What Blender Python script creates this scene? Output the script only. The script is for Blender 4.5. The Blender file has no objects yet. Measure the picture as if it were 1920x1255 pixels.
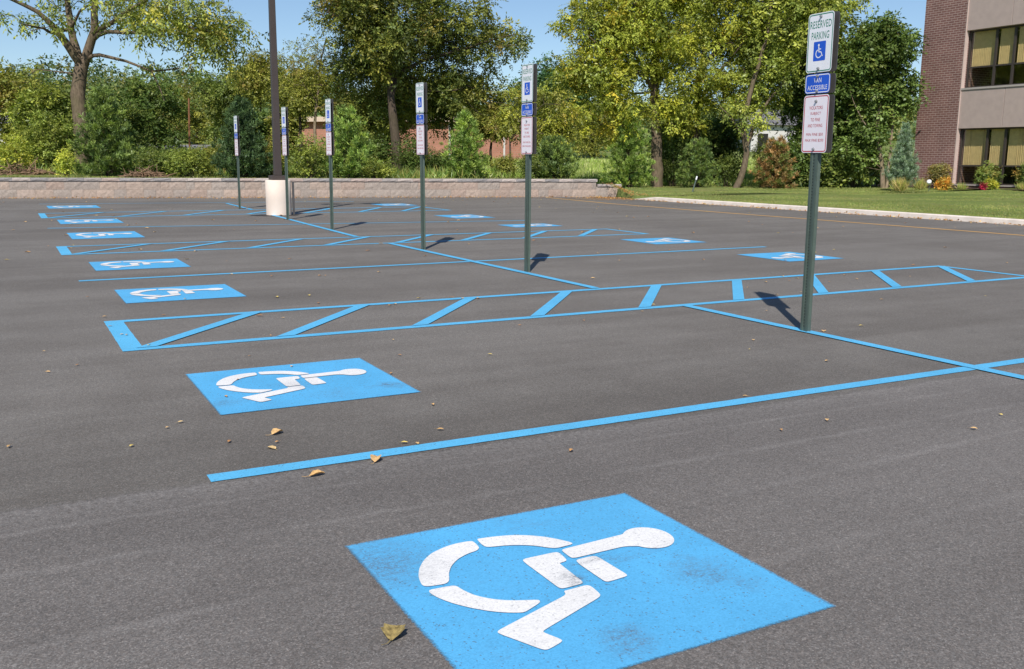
import bpy, bmesh, math, random
import numpy as np
from mathutils import Matrix, Vector

S = bpy.context.scene
COL = S.collection
rad = math.radians

# ------------------------------------------------------------------ camera
FPX = 1773.3                                   # focal length in pixels of a 1920 wide picture
CAM = np.array([-5.880, -5.362, 1.3995])
RX = np.array([0.8823049, -0.4706238, 0.0071645])
RY = np.array([0.0788829, 0.1628582, 0.9834911])
RZ = np.array([0.4640211, 0.8671738, -0.1808147])
cd = bpy.data.cameras.new('camera')
cam = bpy.data.objects.new('camera', cd); COL.objects.link(cam)
m = Matrix.Identity(4)
for i in range(3):
    m[i][0] = RX[i]; m[i][1] = RY[i]; m[i][2] = -RZ[i]; m[i][3] = CAM[i]
cam.matrix_world = m
cd.sensor_width = 36.0; cd.lens = FPX / 1920 * 36.0
cd.clip_start = 0.05; cd.clip_end = 3000
S.camera = cam

# ------------------------------------------------------------------ sky, sun, exposure
SUN_EL = 47.0
SUN_DIR = Vector((-0.573 * math.cos(rad(SUN_EL)), -0.820 * math.cos(rad(SUN_EL)), math.sin(rad(SUN_EL)))).normalized()
wd = bpy.data.worlds.new('World'); S.world = wd; wd.use_nodes = True
wn = wd.node_tree; bg = wn.nodes['Background']
sky = wn.nodes.new('ShaderNodeTexSky'); sky.sky_type = 'NISHITA'; sky.sun_disc = False
sky.sun_elevation = rad(SUN_EL); sky.sun_rotation = math.atan2(SUN_DIR.x, SUN_DIR.y)
sky.air_density = 1.0; sky.dust_density = 0.25; sky.ozone_density = 4.0; sky.altitude = 600
wn.links.new(sky.outputs[0], bg.inputs[0]); bg.inputs[1].default_value = 0.113
sl = bpy.data.lights.new('sun', 'SUN'); sl.energy = 4.7; sl.angle = rad(0.53); sl.color = (1.0, 0.94, 0.86)
so = bpy.data.objects.new('sun', sl); COL.objects.link(so)
so.rotation_euler = SUN_DIR.to_track_quat('Z', 'Y').to_euler()
S.view_settings.view_transform = 'Standard'; S.view_settings.look = 'None'
S.view_settings.exposure = 0.0; S.view_settings.gamma = 1.0
S.cycles.max_bounces = 6; S.cycles.transparent_max_bounces = 8
S.cycles.diffuse_bounces = 3; S.cycles.glossy_bounces = 2; S.cycles.transmission_bounces = 4

def PT(u, v, dep):
    """world point at depth dep along the line of sight of photo pixel (u, v)"""
    return CAM + dep * (RZ + RX * (u - 960) / FPX - RY * (v - 627.5) / FPX)

# ------------------------------------------------------------------ object helpers
def tag(o, label=None, cat=None, group=None, kind=None):
    if label: o['label'] = label
    if cat: o['category'] = cat
    if group: o['group'] = group
    if kind: o['kind'] = kind
    return o

def empty(name, loc, rz=0.0):
    o = bpy.data.objects.new(name, None); COL.objects.link(o)
    o.location = loc; o.rotation_euler = (0, 0, rz); o.empty_display_size = 0.2
    return o

def link(name, me, parent=None):
    o = bpy.data.objects.new(name, me); COL.objects.link(o)
    if parent: o.parent = parent
    return o

def copy_tree(o, parent=None):
    c = o.copy(); COL.objects.link(c)
    if parent: c.parent = parent
    for ch in [x for x in COL.objects if x.parent == o]:
        copy_tree(ch, c)
    return c

class MB:
    """collects shapes, builds them as ONE mesh with box UVs in metres"""
    def __init__(s): s.v = []; s.f = []; s.mi = []; s.sm = []
    def add(s, vs, fs, mi=0, smooth=False):
        n = len(s.v); s.v += [tuple(map(float, p)) for p in vs]
        for f in fs: s.f.append([i + n for i in f]); s.mi.append(mi); s.sm.append(smooth)
        return s
    def box(s, x0, x1, y0, y1, z0, z1, mi=0):
        vs = [(x, y, z) for z in (z0, z1) for y in (y0, y1) for x in (x0, x1)]
        return s.add(vs, [(0, 2, 3, 1), (4, 5, 7, 6), (0, 1, 5, 4), (2, 6, 7, 3), (0, 4, 6, 2), (1, 3, 7, 5)], mi)
    def prism(s, poly, h0, h1, axis='z', mi=0):
        """extrude a 2-D polygon (ccw) between h0 and h1 along axis"""
        n = len(poly)
        def P(a, b, h): return {'z': (a, b, h), 'y': (a, h, b), 'x': (h, a, b)}[axis]
        vs = [P(a, b, h0) for a, b in poly] + [P(a, b, h1) for a, b in poly]
        fs = [tuple(range(n))[::-1], tuple(range(n, 2 * n))] + [(i, (i + 1) % n, n + (i + 1) % n, n + i) for i in range(n)]
        return s.add(vs, fs, mi)
    def lathe(s, prof, cx=0, cy=0, n=24, mi=0, smooth=True):
        vs = []; fs = []
        for r, z in prof:
            for k in range(n):
                a = 2 * math.pi * k / n; vs.append((cx + r * math.cos(a), cy + r * math.sin(a), z))
        for j in range(len(prof) - 1):
            for k in range(n):
                a, b = j * n + k, j * n + (k + 1) % n; fs.append((a, b, b + n, a + n))
        s.add(vs, fs, mi, smooth)
        return s.add([vs[(len(prof) - 1) * n + k] for k in range(n)], [tuple(range(n))], mi)
    def tube(s, pts, rs, n=6, mi=0, rng=None, rough=0.0):
        pts = np.asarray(pts, float); k = len(pts); vs = []; fs = []
        t = np.gradient(pts, axis=0); t /= np.linalg.norm(t, axis=1)[:, None] + 1e-9
        ref = np.array([1.0, 0.3, 0.0]) if abs(t[0][2]) > .7 else np.array([0, 0, 1.0])
        for i in range(k):
            a = np.cross(t[i], ref); a /= np.linalg.norm(a) + 1e-9; b = np.cross(t[i], a)
            for q in range(n):
                an = 2 * math.pi * q / n
                r = rs[i] * (1 + (rng.uniform(-rough, rough) if rng else 0))
                vs.append(pts[i] + r * (math.cos(an) * a + math.sin(an) * b))
        for i in range(k - 1):
            for q in range(n):
                a, b = i * n + q, i * n + (q + 1) % n; fs.append((a, a + n, b + n, b))
        return s.add(vs, fs, mi, True)
    def build(s, name, mats, parent=None, bevel=0.0):
        me = bpy.data.meshes.new(name); me.from_pydata(s.v, [], s.f)
        for mt in (mats if isinstance(mats, (list, tuple)) else [mats]): me.materials.append(mt)
        me.polygons.foreach_set('material_index', s.mi); me.polygons.foreach_set('use_smooth', s.sm)
        if bevel:
            bm = bmesh.new(); bm.from_mesh(me)
            bmesh.ops.bevel(bm, geom=[e for e in bm.edges if len(e.link_faces) == 2 and e.calc_face_angle(0) > .6], offset=bevel, segments=1, affect='EDGES')
            bm.to_mesh(me); bm.free()
        uv = me.uv_layers.new(name='UVMap'); co = np.empty(len(me.vertices) * 3); me.vertices.foreach_get('co', co); co = co.reshape(-1, 3)
        nl = len(me.loops); li = np.empty(nl, int); me.loops.foreach_get('vertex_index', li)
        nr = np.empty(len(me.polygons) * 3); me.polygons.foreach_get('normal', nr); nr = np.abs(nr.reshape(-1, 3))
        lt = np.empty(len(me.polygons), int); me.polygons.foreach_get('loop_total', lt); ax = np.repeat(nr.argmax(1), lt)
        c = co[li]; u = np.where(ax == 0, c[:, 1], c[:, 0]); w = np.where(ax == 2, c[:, 1], c[:, 2])
        uv.data.foreach_set('uv', np.stack([u, w], 1).ravel()); me.update()
        return link(name, me, parent)

# ------------------------------------------------------------------ materials
class NT:
    """tiny node-tree helper"""
    def __init__(s, name):
        s.m = bpy.data.materials.new(name); s.m.use_nodes = True; s.t = s.m.node_tree; s.n = s.t.nodes; s.l = s.t.links
        s.b = s.n['Principled BSDF']; s.out = s.n['Material Output']
    def node(s, ty, **k):
        nd = s.n.new(ty)
        for a, b in k.items():
            if a.startswith('i_'):
                key = a[2:]; key = int(key) if key.isdigit() else key.replace('_', ' '); nd.inputs[key].default_value = b
            else: setattr(nd, a, b)
        return nd
    def to(s, a, b, i): s.l.new(a if not hasattr(a, 'outputs') else a.outputs[0], b.inputs[i])
    def pos(s, scale=None):
        g = s.node('ShaderNodeNewGeometry').outputs['Position']
        if scale is None: return g
        mp = s.node('ShaderNodeMapping'); s.l.new(g, mp.inputs[0]); mp.inputs['Scale'].default_value = scale; return mp.outputs[0]
    def noise(s, vec, scale, detail=3, rough=.55):
        nd = s.node('ShaderNodeTexNoise'); nd.inputs['Scale'].default_value = scale; nd.inputs['Detail'].default_value = detail; nd.inputs['Roughness'].default_value = rough
        s.l.new(vec, nd.inputs['Vector']); return nd.outputs['Fac']
    def ramp(s, fac, stops):
        nd = s.node('ShaderNodeValToRGB'); s.l.new(fac, nd.inputs[0]); e = nd.color_ramp.elements
        while len(e) < len(stops): e.new(.5)
        for el, (p, c) in zip(e, stops):
            el.position = p; el.color = (c, c, c, 1) if isinstance(c, (int, float)) else (*c, 1)
        return nd.outputs[0]
    def mix(s, fac, a, b, blend='MIX'):
        nd = s.node('ShaderNodeMix', data_type='RGBA', blend_type=blend)
        for v, i in ((fac, 0), (a, 6), (b, 7)):
            if isinstance(v, (int, float)): nd.inputs[i].default_value = v if i == 0 else (v, v, v, 1)
            elif isinstance(v, tuple): nd.inputs[i].default_value = (*v, 1)
            else: s.l.new(v, nd.inputs[i])
        return nd.outputs[2]
    def math(s, op, a, b=0.0):
        nd = s.node('ShaderNodeMath', operation=op)
        for v, i in ((a, 0), (b, 1)):
            if isinstance(v, (int, float)): nd.inputs[i].default_value = v
            else: s.l.new(v, nd.inputs[i])
        return nd.outputs[0]
    def bump(s, h, strength=.3, dist=.01):
        nd = s.node('ShaderNodeBump'); nd.inputs['Strength'].default_value = strength; nd.inputs['Distance'].default_value = dist
        s.l.new(h, nd.inputs['Height']); s.l.new(nd.outputs[0], s.b.inputs['Normal'])
    def base(s, c, rough=.6, metal=0.0, spec=.5):
        if isinstance(c, tuple): s.b.inputs['Base Color'].default_value = (*c, 1)
        else: s.l.new(c, s.b.inputs['Base Color'])
        s.b.inputs['Roughness'].default_value = rough; s.b.inputs['Metallic'].default_value = metal
        s.b.inputs['Specular IOR Level'].default_value = spec
        return s.m

def simple(name, c, rough=.6, var=.15, scale=8, metal=0.0, spec=.5, bump=0.0):
    k = NT(name); n = k.noise(k.pos(), scale, 4)
    lo = tuple(x * (1 - var) for x in c); hi = tuple(min(1, x * (1 + var)) for x in c)
    if bump: k.bump(n, bump, .02)
    return k.base(k.ramp(n, [(.3, lo), (.7, hi)]), rough, metal, spec)

def mat_asphalt():
    k = NT('asphalt'); p = k.pos()
    sep = k.node('ShaderNodeSeparateXYZ'); k.l.new(p, sep.inputs[0]); X, Y = sep.outputs[0], sep.outputs[1]
    wob = k.math('MULTIPLY', k.math('SUBTRACT', k.noise(p, 5.0, 4, .65), .5), .10)
    yy = k.math('ADD', Y, wob)
    seam = k.math('ADD', yy, k.math('MULTIPLY', X, .018))
    near = k.node('ShaderNodeMapRange', i_1=-1.36, i_2=-1.32, i_3=1.0, i_4=0.0); k.l.new(seam, near.inputs[0]); near = near.outputs[0]
    big = k.noise(p, .32, 4); mid = k.noise(p, 2.2, 4)
    streak = k.noise(k.pos((.10, 1.3, 1)), 1.0, 5, .6)
    streak2 = k.noise(k.pos((.35, 5.0, 1)), 1.0, 3, .6)
    fine = k.noise(p, 120, 2, .7); fine2 = k.noise(p, 38, 3, .7); grain = k.noise(p, 190, 2, .6)
    tone = k.math('ADD', k.math('MULTIPLY', big, .42), k.math('ADD', k.math('MULTIPLY', streak, .46), k.math('ADD', k.math('MULTIPLY', mid, .17), k.math('MULTIPLY', streak2, .10))))
    c_far = k.ramp(tone, [(.36, (.120, .110, .101)), (.52, (.152, .141, .130)), (.64, (.184, .173, .161))])
    c_near = k.ramp(tone, [(.36, (.118, .109, .104)), (.52, (.145, .135, .129)), (.64, (.174, .163, .156))])
    c = k.mix(near, c_far, c_near)
    gr = k.node('ShaderNodeTexVoronoi', i_Scale=185.0); k.l.new(p, gr.inputs['Vector']); gs = k.node('ShaderNodeSeparateColor'); k.l.new(gr.outputs['Color'], gs.inputs[0])
    gr2 = k.node('ShaderNodeTexVoronoi', i_Scale=340.0); k.l.new(p, gr2.inputs['Vector']); gs2 = k.node('ShaderNodeSeparateColor'); k.l.new(gr2.outputs['Color'], gs2.inputs[0])
    gl = k.ramp(gs.outputs[0], [(.0, .50), (.5, .95), (.9, 1.38), (1.0, 2.0)]); gl3 = k.ramp(gs2.outputs[0], [(.0, .65), (.5, 1.0), (1.0, 1.38)]); gl2 = k.ramp(fine2, [(.3, .88), (.5, 1.0), (.72, 1.12)])
    dk = k.node('ShaderNodeMapRange', i_1=-1.3, i_2=.7, i_3=.84, i_4=1.0); k.l.new(k.math('ADD', seam, k.math('MULTIPLY', k.math('SUBTRACT', mid, .5), 1.6)), dk.inputs[0])      # the older, oil-darkened lane beside the seam
    dk = k.math('MAXIMUM', dk.outputs[0], near); cmb = k.node('ShaderNodeCombineColor'); [k.l.new(dk, cmb.inputs[q]) for q in range(3)]
    c = k.mix(1.0, c, cmb.outputs[0], 'MULTIPLY')
    tint = k.mix(gs.outputs[1], (1.07, 1.0, .93), (.98, 1.0, .99))
    c = k.mix(k.math('ADD', .55, k.math('MULTIPLY', near, .06)), c, gl, 'MULTIPLY'); c = k.mix(.7, c, gl2, 'MULTIPLY'); c = k.mix(.6, c, gl3, 'MULTIPLY'); c = k.mix(.8, c, tint, 'MULTIPLY')
    # pale aggregate that the roller left showing: single stones, thicker along lane-wise scuff lines in the near lane
    vor = k.node('ShaderNodeTexVoronoi', i_Scale=95.0); k.l.new(p, vor.inputs['Vector'])
    stone = k.ramp(vor.outputs['Distance'], [(.12, 1.0), (.26, 0.0)])
    vs = k.node('ShaderNodeSeparateColor'); k.l.new(vor.outputs['Color'], vs.inputs[0])
    scuff = 0.0
    for y0, sl, wd in ((-1.98, -.012, .035), (-2.30, .03, .040), (-2.95, .01, .05), (-1.62, -.02, .03)):       # rows of loose pale grit dragged along the lane
        dy = k.math('ABSOLUTE', k.math('ADD', yy, k.math('ADD', -y0, k.math('MULTIPLY', X, -sl))))
        mr = k.node('ShaderNodeMapRange', i_1=0.0, i_2=wd, i_3=1.0, i_4=0.0); k.l.new(dy, mr.inputs[0]); scuff = k.math('MAXIMUM', scuff, mr.outputs[0])
    scuff = k.math('MULTIPLY', scuff, k.ramp(k.noise(p, 1.3, 4, .7), [(.38, .1), (.60, 1.0)]))
    c = k.mix(k.math('MULTIPLY', scuff, k.math('MULTIPLY', k.ramp(fine, [(.42, 0.0), (.6, 1.0)]), .38)), c, (.38, .36, .34))
    th = k.math('SUBTRACT', .955, k.math('MULTIPLY', near, k.math('ADD', .07, k.math('MULTIPLY', scuff, .20))))
    st = k.math('MULTIPLY', stone, k.math('GREATER_THAN', vs.outputs[0], th))
    c = k.mix(k.math('MULTIPLY', st, .75), c, (.40, .375, .35))
    # the paving seam: a broken pale edge of loose stones along the near lane
    band = k.node('ShaderNodeMapRange', i_1=-1.62, i_2=-1.36, i_3=0.0, i_4=1.0); k.l.new(seam, band.inputs[0])
    edge = k.math('MULTIPLY', band.outputs[0], near)
    c = k.mix(k.math('MULTIPLY', edge, k.math('MULTIPLY', k.ramp(fine2, [(.4, 0.0), (.6, 1.0)]), .26)), c, (.33, .315, .30))
    # dark damp-looking stains
    sp = k.ramp(k.noise(p, 1.1, 5, .65), [(.66, 0.0), (.74, 1.0)])
    c = k.mix(k.math('MULTIPLY', sp, .28), c, (.06, .055, .055))
    k.bump(k.math('ADD', gs.outputs[0], k.math('MULTIPLY', fine2, .8)), .16, .004)
    return k.base(c, .88, 0, .28)

def mat_paint(name, col, speck=.55, smudge=.5, pad=False):
    k = NT(name); p = k.pos()
    tone = k.noise(p, 1.7, 5, .6)
    c = k.ramp(tone, [(.3, tuple(x * .90 for x in col)), (.7, tuple(min(.9, x * 1.06) for x in col))])
    gr = k.node('ShaderNodeTexVoronoi', i_Scale=185.0); k.l.new(p, gr.inputs['Vector']); gs = k.node('ShaderNodeSeparateColor'); k.l.new(gr.outputs['Color'], gs.inputs[0])
    thin = k.noise(p, 3.2, 4, .6)
    c = k.mix(.55, c, k.ramp(gs.outputs[0], [(0.0, .78), (.5, 1.0), (1.0, 1.12)]), 'MULTIPLY')
    pit = k.math('GREATER_THAN', k.math('ADD', gs.outputs[1], k.math('MULTIPLY', k.math('SUBTRACT', thin, .5), .12)), .972)
    c = k.mix(k.math('MULTIPLY', pit, speck), c, (.10, .12, .14))
    wob = k.node('ShaderNodeVectorMath', operation='SCALE'); nz = k.node('ShaderNodeTexNoise', i_Scale=7.0, i_Detail=4.0); k.l.new(p, nz.inputs['Vector']); k.l.new(nz.outputs['Color'], wob.inputs[0]); wob.inputs['Scale'].default_value = .22
    pw = k.node('ShaderNodeVectorMath', operation='ADD'); k.l.new(p, pw.inputs[0]); k.l.new(wob.outputs[0], pw.inputs[1])
    sm = k.math('MULTIPLY', k.ramp(k.noise(k.pos((1.0, 2.6, 1)), 1.6, 5, .68), [(.57, 0.0), (.74, .8)]), 1.0)
    for x, y, r, a in ((-4.82, -2.40, .20, 1.0), (-4.27, -2.80, .05, 1.3), (-3.85, -2.97, .13, .9), (-3.78, -3.10, .09, .7), (-4.36, -3.22, .10, 1.0), (-3.82, .13, .08, 1.3), (-4.82, .11, .12, .8), (-4.35, .40, .14, .5), (-4.2, .05, .15, .4)):   # tyre and shoe marks
        ds = k.node('ShaderNodeVectorMath', operation='DISTANCE'); k.l.new(pw.outputs[0], ds.inputs[0]); ds.inputs[1].default_value = (x + .11, y + .11, .12)
        mr = k.node('ShaderNodeMapRange', i_1=r * .2, i_2=r * 1.3, i_3=a, i_4=0.0); k.l.new(ds.outputs['Value'], mr.inputs[0]); sm = k.math('MAXIMUM', sm, mr.outputs[0])
    sm = k.math('MULTIPLY', sm, k.math('MULTIPLY', k.ramp(k.noise(k.pos((1.0, 2.2, 1)), 22, 5, .75), [(.36, .1), (.62, 1.0)]), k.ramp(gs.outputs[2], [(.15, .25), (.65, 1.0)])))
    c = k.mix(k.math('MULTIPLY', sm, smudge), c, (.12, .14, .17))
    k.bump(gs.outputs[0], .14, .004)
    k.base(c, .62, 0, .3)
    if pad:                                              # overspray: the stencil edge frays into the asphalt
        tc = k.node('ShaderNodeTexCoord'); sp = k.node('ShaderNodeSeparateXYZ'); k.l.new(tc.outputs['Object'], sp.inputs[0])
        mx = k.math('MAXIMUM', k.math('ABSOLUTE', sp.outputs[0]), k.math('ABSOLUTE', sp.outputs[1])); d = k.math('SUBTRACT', .5, mx)
        al = k.node('ShaderNodeMapRange', i_1=0.0, i_2=.012, i_3=0.0, i_4=1.0); k.l.new(k.math('ADD', d, k.math('MULTIPLY', k.math('SUBTRACT', gs.outputs[2], .6), .005)), al.inputs[0])
        tr = k.node('ShaderNodeBsdfTransparent'); ms = k.node('ShaderNodeMixShader'); k.l.new(al.outputs[0], ms.inputs[0]); k.l.new(tr.outputs[0], ms.inputs[1]); k.l.new(k.b.outputs[0], ms.inputs[2]); k.l.new(ms.outputs[0], k.out.inputs[0])
    return k.m

def mat_foliage():
    k = NT('foliage'); a = k.node('ShaderNodeVertexColor', layer_name='Col')
    d = k.node('ShaderNodeBsdfDiffuse'); t = k.node('ShaderNodeBsdfTranslucent'); g = k.node('ShaderNodeBsdfGlossy', i_Roughness=.42)
    k.l.new(a.outputs[0], d.inputs[0]); tc = k.mix(1.0, a.outputs[0], (1.15, 1.25, .5), 'MULTIPLY'); k.l.new(tc, t.inputs[0])
    g.inputs[0].default_value = (.9, .95, 1, 1)
    m1 = k.node('ShaderNodeMixShader'); m1.inputs[0].default_value = .24; k.l.new(d.outputs[0], m1.inputs[1]); k.l.new(t.outputs[0], m1.inputs[2])
    m2 = k.node('ShaderNodeMixShader'); m2.inputs[0].default_value = .02; k.l.new(m1.outputs[0], m2.inputs[1]); k.l.new(g.outputs[0], m2.inputs[2])
    k.l.new(m2.outputs[0], k.out.inputs[0]); return k.m

def mat_bark(name, c):
    k = NT(name); p = k.pos((1, 1, .22))
    n = k.noise(p, 16, 5, .65); n2 = k.noise(k.pos(), 1.6, 3)
    col = k.ramp(n, [(.32, tuple(x * .45 for x in c)), (.55, c), (.75, tuple(x * 1.45 for x in c))])
    col = k.mix(k.ramp(n2, [(.45, 0.0), (.7, .55)]), col, tuple(x * f for x, f in zip(c, (.75, .85, .65))))
    k.bump(n, .8, .03); return k.base(col, .9, 0, .2)

def mat_brick(name, b1, b2, mo, bw, bh, ms, bumpy=.3):
    k = NT(name); uv = k.node('ShaderNodeUVMap')
    br = k.node('ShaderNodeTexBrick', i_Scale=1.0, i_Mortar_Size=ms, i_Mortar_Smooth=.2, i_Bias=0.0, i_Brick_Width=bw, i_Row_Height=bh)
    br.inputs['Color1'].default_value = (*b1, 1); br.inputs['Color2'].default_value = (*b2, 1); br.inputs['Mortar'].default_value = (*mo, 1)
    k.l.new(uv.outputs[0], br.inputs['Vector'])
    n = k.ramp(k.noise(k.pos(), 1.2, 5), [(.3, .85), (.7, 1.12)])
    c = k.mix(1.0, br.outputs[0], n, 'MULTIPLY'); c = k.mix(.5, c, k.ramp(k.noise(k.pos(), 40, 3), [(.3, .75), (.7, 1.25)]), 'MULTIPLY')
    k.bump(k.math('SUBTRACT', 1.0, br.outputs[1]), bumpy, .008); return k.base(c, .85, 0, .25)

def mat_wallblock():
    k = NT('split_face_block'); p = k.pos()
    at = k.node('ShaderNodeVertexColor', layer_name='Col')
    n = k.noise(p, 14, 5, .65); n2 = k.noise(p, 55, 3, .7)
    c = k.mix(.85, at.outputs[0], k.ramp(n, [(.3, .78), (.5, 1.0), (.7, 1.18)]), 'MULTIPLY')
    c = k.mix(.5, c, k.ramp(n2, [(.3, .75), (.7, 1.25)]), 'MULTIPLY')
    k.bump(k.math('ADD', n, k.math('MULTIPLY', n2, .5)), .7, .02); return k.base(c, .9, 0, .2)

def mat_ground():
    k = NT('ground'); p = k.pos()
    g = k.noise(p, .35, 5, .6); f = k.noise(p, 22, 4, .75); b = k.noise(p, .9, 4, .6)
    grass = k.ramp(g, [(.3, (.150, .205, .052)), (.5, (.195, .245, .068)), (.68, (.26, .26, .095))])
    c = k.mix(.8, grass, k.ramp(f, [(.3, .5), (.5, 1.0), (.7, 1.5)]), 'MULTIPLY')
    c = k.mix(k.ramp(b, [(.60, 0.0), (.70, .6)]), c, (.14, .105, .06))
    k.bump(f, .9, .05); return k.base(c, .9, 0, .15)

def mat_glass():
    k = NT('tinted_glass'); tr = k.node('ShaderNodeBsdfTransparent'); tr.inputs[0].default_value = (.91, .90, .85, 1)
    gl = k.node('ShaderNodeBsdfGlossy', i_Roughness=.03); gl.inputs[0].default_value = (.8, .85, .9, 1)
    lw = k.node('ShaderNodeLayerWeight'); lw.inputs[0].default_value = .5; fr = k.math('ADD', .05, k.math('MULTIPLY', k.math('POWER', lw.outputs[1], 3.0), .55)); mx = k.node('ShaderNodeMixShader')
    k.l.new(fr, mx.inputs[0]); k.l.new(tr.outputs[0], mx.inputs[1]); k.l.new(gl.outputs[0], mx.inputs[2]); k.l.new(mx.outputs[0], k.out.inputs[0])
    return k.m

M = dict(
    asphalt=mat_asphalt(),
    blue=mat_paint('blue_road_paint', (.115, .475, .77)),
    blue_pad=mat_paint('blue_pad_paint', (.105, .440, .76), .60, .85, True),
    white=mat_paint('white_road_paint', (.83, .82, .80), .32, .85),
    yellow=mat_paint('yellow_road_paint', (.72, .40, .11), .45, .4),
    foliage=mat_foliage(), ground=mat_ground(), glass=mat_glass(), block=mat_wallblock(),
    bark=mat_bark('grey_brown_bark', (.165, .125, .085)), bark_dark=mat_bark('dark_bark', (.10, .075, .055)), bark_pale=mat_bark('pale_bark', (.27, .205, .14)),
    brick=mat_brick('brown_red_brick', (.235, .122, .105), (.190, .096, .084), (.42, .32, .285), .30, .105, .013),
    brick_far=mat_brick('orange_red_brick', (.46, .215, .15), (.42, .19, .13), (.38, .24, .18), .4, .15, .015),
    panel=simple('taupe_precast', (.44, .35, .315), .8, .06, 3, bump=.05),
    reveal=simple('sunlit_reveal', (.60, .46, .41), .7, .05),  # pale pinkish colour carries the sunlit look of the pier's side
    joint=simple('pale_sealant', (.48, .42, .38), .7, .05),
    bronze=simple('bronze_aluminium', (.075, .062, .055), .45, .1, 20, .3),
    ledge=simple('pale_metal_ledge', (.42, .38, .35), .5, .05),
    blind=simple('tan_blind', (.88, .70, .38), .7, .08, 5),
    inside=simple('dark_interior', (.02, .018, .016), .9),
    kerb=simple('kerb_concrete', (.76, .67, .585), .85, .12, 4, spec=.2, bump=.2),
    concrete=simple('pale_concrete', (.78, .66, .56), .85, .06, 2.5, spec=.2, bump=.1),
    brown=simple('brown_lamp_paint', (.062, .046, .040), .5, .08, 6),
    green_post=simple('dark_green_enamel', (.075, .105, .085), .5, .12, 12),
    steel=simple('galvanised_steel', (.42, .42, .43), .45, .1, 30, .7),
    plate=simple('darkened_aluminium', (.10, .095, .095), .5, .1, 20, .2),  # aluminium darkened in its colour for the shade between back-to-back signs
    signwhite=simple('sign_white', (.87, .87, .89), .45, .03, 3),
    signpink=simple('sign_white_pinkish', (.87, .81, .84), .45, .03, 3),
    signgreen=simple('sign_green', (.02, .23, .14), .45, .1),
    signblue=simple('sign_blue', (.014, .10, .60), .45, .06),
    signred=simple('sign_red', (.50, .035, .055), .45, .08),
    dark=simple('dark_hole', (.012, .014, .013), .8),
    roof=simple('grey_shingle', (.17, .165, .17), .85, .15, 6),
    roof_pale=simple('pale_roof', (.66, .52, .40), .8, .06, 2),
    siding=simple('white_siding', (.62, .60, .58), .7, .05, 2),
    soil=simple('bare_soil', (.20, .145, .095), .95, .35, 9, bump=.6),
    mulch=simple('bark_mulch', (.095, .055, .038), .95, .4, 24, bump=.8),
    road=simple('far_road', (.22, .215, .22), .9, .15, 1.5),
    rust=simple('rusty_steel', (.22, .095, .04), .8, .25, 9),
    lampwhite=simple('lamp_white', (.8, .8, .82), .35, .03),
    patch=simple('tar_patch', (.028, .026, .027), .7, .2, 14),
)

# ------------------------------------------------------------------ ground, lot, kerb, wall
WD = np.array([1.0, -.25]); WD /= np.linalg.norm(WD); WN = np.array([-WD[1], WD[0]])   # along / behind the wall
def wall_pt(x): return np.array([x, 31.9 - .25 * (x + 6)])
edge = [wall_pt(-95) + WN * .22, wall_pt(15.9) + WN * .22, np.array([15.22, 24.2]), np.array([15.22, -75.0])]

def seg_dist(P):
    d = np.full(len(P), 1e9)
    for a, b in zip(edge[:-1], edge[1:]):
        ab = b - a; t = np.clip(((P - a) @ ab) / (ab @ ab), 0, 1); d = np.minimum(d, np.linalg.norm(P - (a + t[:, None] * ab), axis=1))
    return d
FL_T = [0, 2, 8, 20, 40, 75, 110, 160, 240, 320, 2000]; FL_Z = [.63, .66, .80, 1.3, 2.3, 3.4, 5, 9.5, 15, 17, 17]
FR_T = [0, 3, 14, 20, 26, 38, 60, 110, 160, 240, 320, 2000]; FR_Z = [.125, .16, .22, .35, .75, 1.55, 2.3, 5, 9.5, 15, 17, 17]
def gz_arr(P):
    P = np.asarray(P, float).reshape(-1, 2); t = seg_dist(P)
    w = np.clip((P[:, 0] - 14.6 + np.maximum(0, 25.9 - P[:, 1])) / 2.2, 0, 1); w = w * w * (3 - 2 * w)
    return np.interp(t, FL_T, FL_Z) * (1 - w) + np.interp(t, FR_T, FR_Z) * w
def gz(x, y): return float(gz_arr([(x, y)])[0])

rng0 = np.random.default_rng(5)
rails = []
for a, b, step in ((edge[0], edge[1], 2.2), (edge[1], edge[2], .6), (edge[2], edge[3], 1.6)):
    n = max(2, int(np.linalg.norm(b - a) / step)); d = (b - a) / np.linalg.norm(b - a); nrm = np.array([-d[1], d[0]])
    for i in range(n + 1): rails.append((a + (b - a) * i / n, nrm))
pts = []
for i, (q, nm) in enumerate(rails):                       # soften the outward direction at the corners so that the rows fan out
    lo, hi = max(0, i - 4), min(len(rails), i + 5); w = np.mean([r[1] for r in rails[lo:hi]], axis=0); pts.append((q, w / np.linalg.norm(w)))
TT = [-.12, 0, .35, .9, 1.7, 2.6, 4, 6, 8, 11, 14, 17, 20, 24, 28, 33, 39, 46, 55, 66, 80, 100, 130, 170, 220, 280, 360, 500, 800]
V = []
for q, nm in pts:
    for t in TT: V.append(q + nm * t)
V = np.array(V); Z = gz_arr(V); tt = np.tile(TT, len(pts)); Z[tt < 0] = -.05
Z += rng0.normal(0, 1, len(Z)) * np.minimum(.5, np.maximum(0, tt - 1) * .004)
nt = len(TT); F = [(i * nt + j, (i + 1) * nt + j, (i + 1) * nt + j + 1, i * nt + j + 1) for i in range(len(pts) - 1) for j in range(nt - 1)]
mb = MB(); mb.add(np.column_stack([V, Z]), F, 0, True)
tag(mb.build('ground', M['ground']), kind='structure')
mb = MB(); mb.add([(-900, -900, -.12), (900, -900, -.12), (900, 900, -.12), (-900, 900, -.12)], [(0, 1, 2, 3)])
tag(mb.build('terrain', M['ground']), kind='structure')

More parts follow.
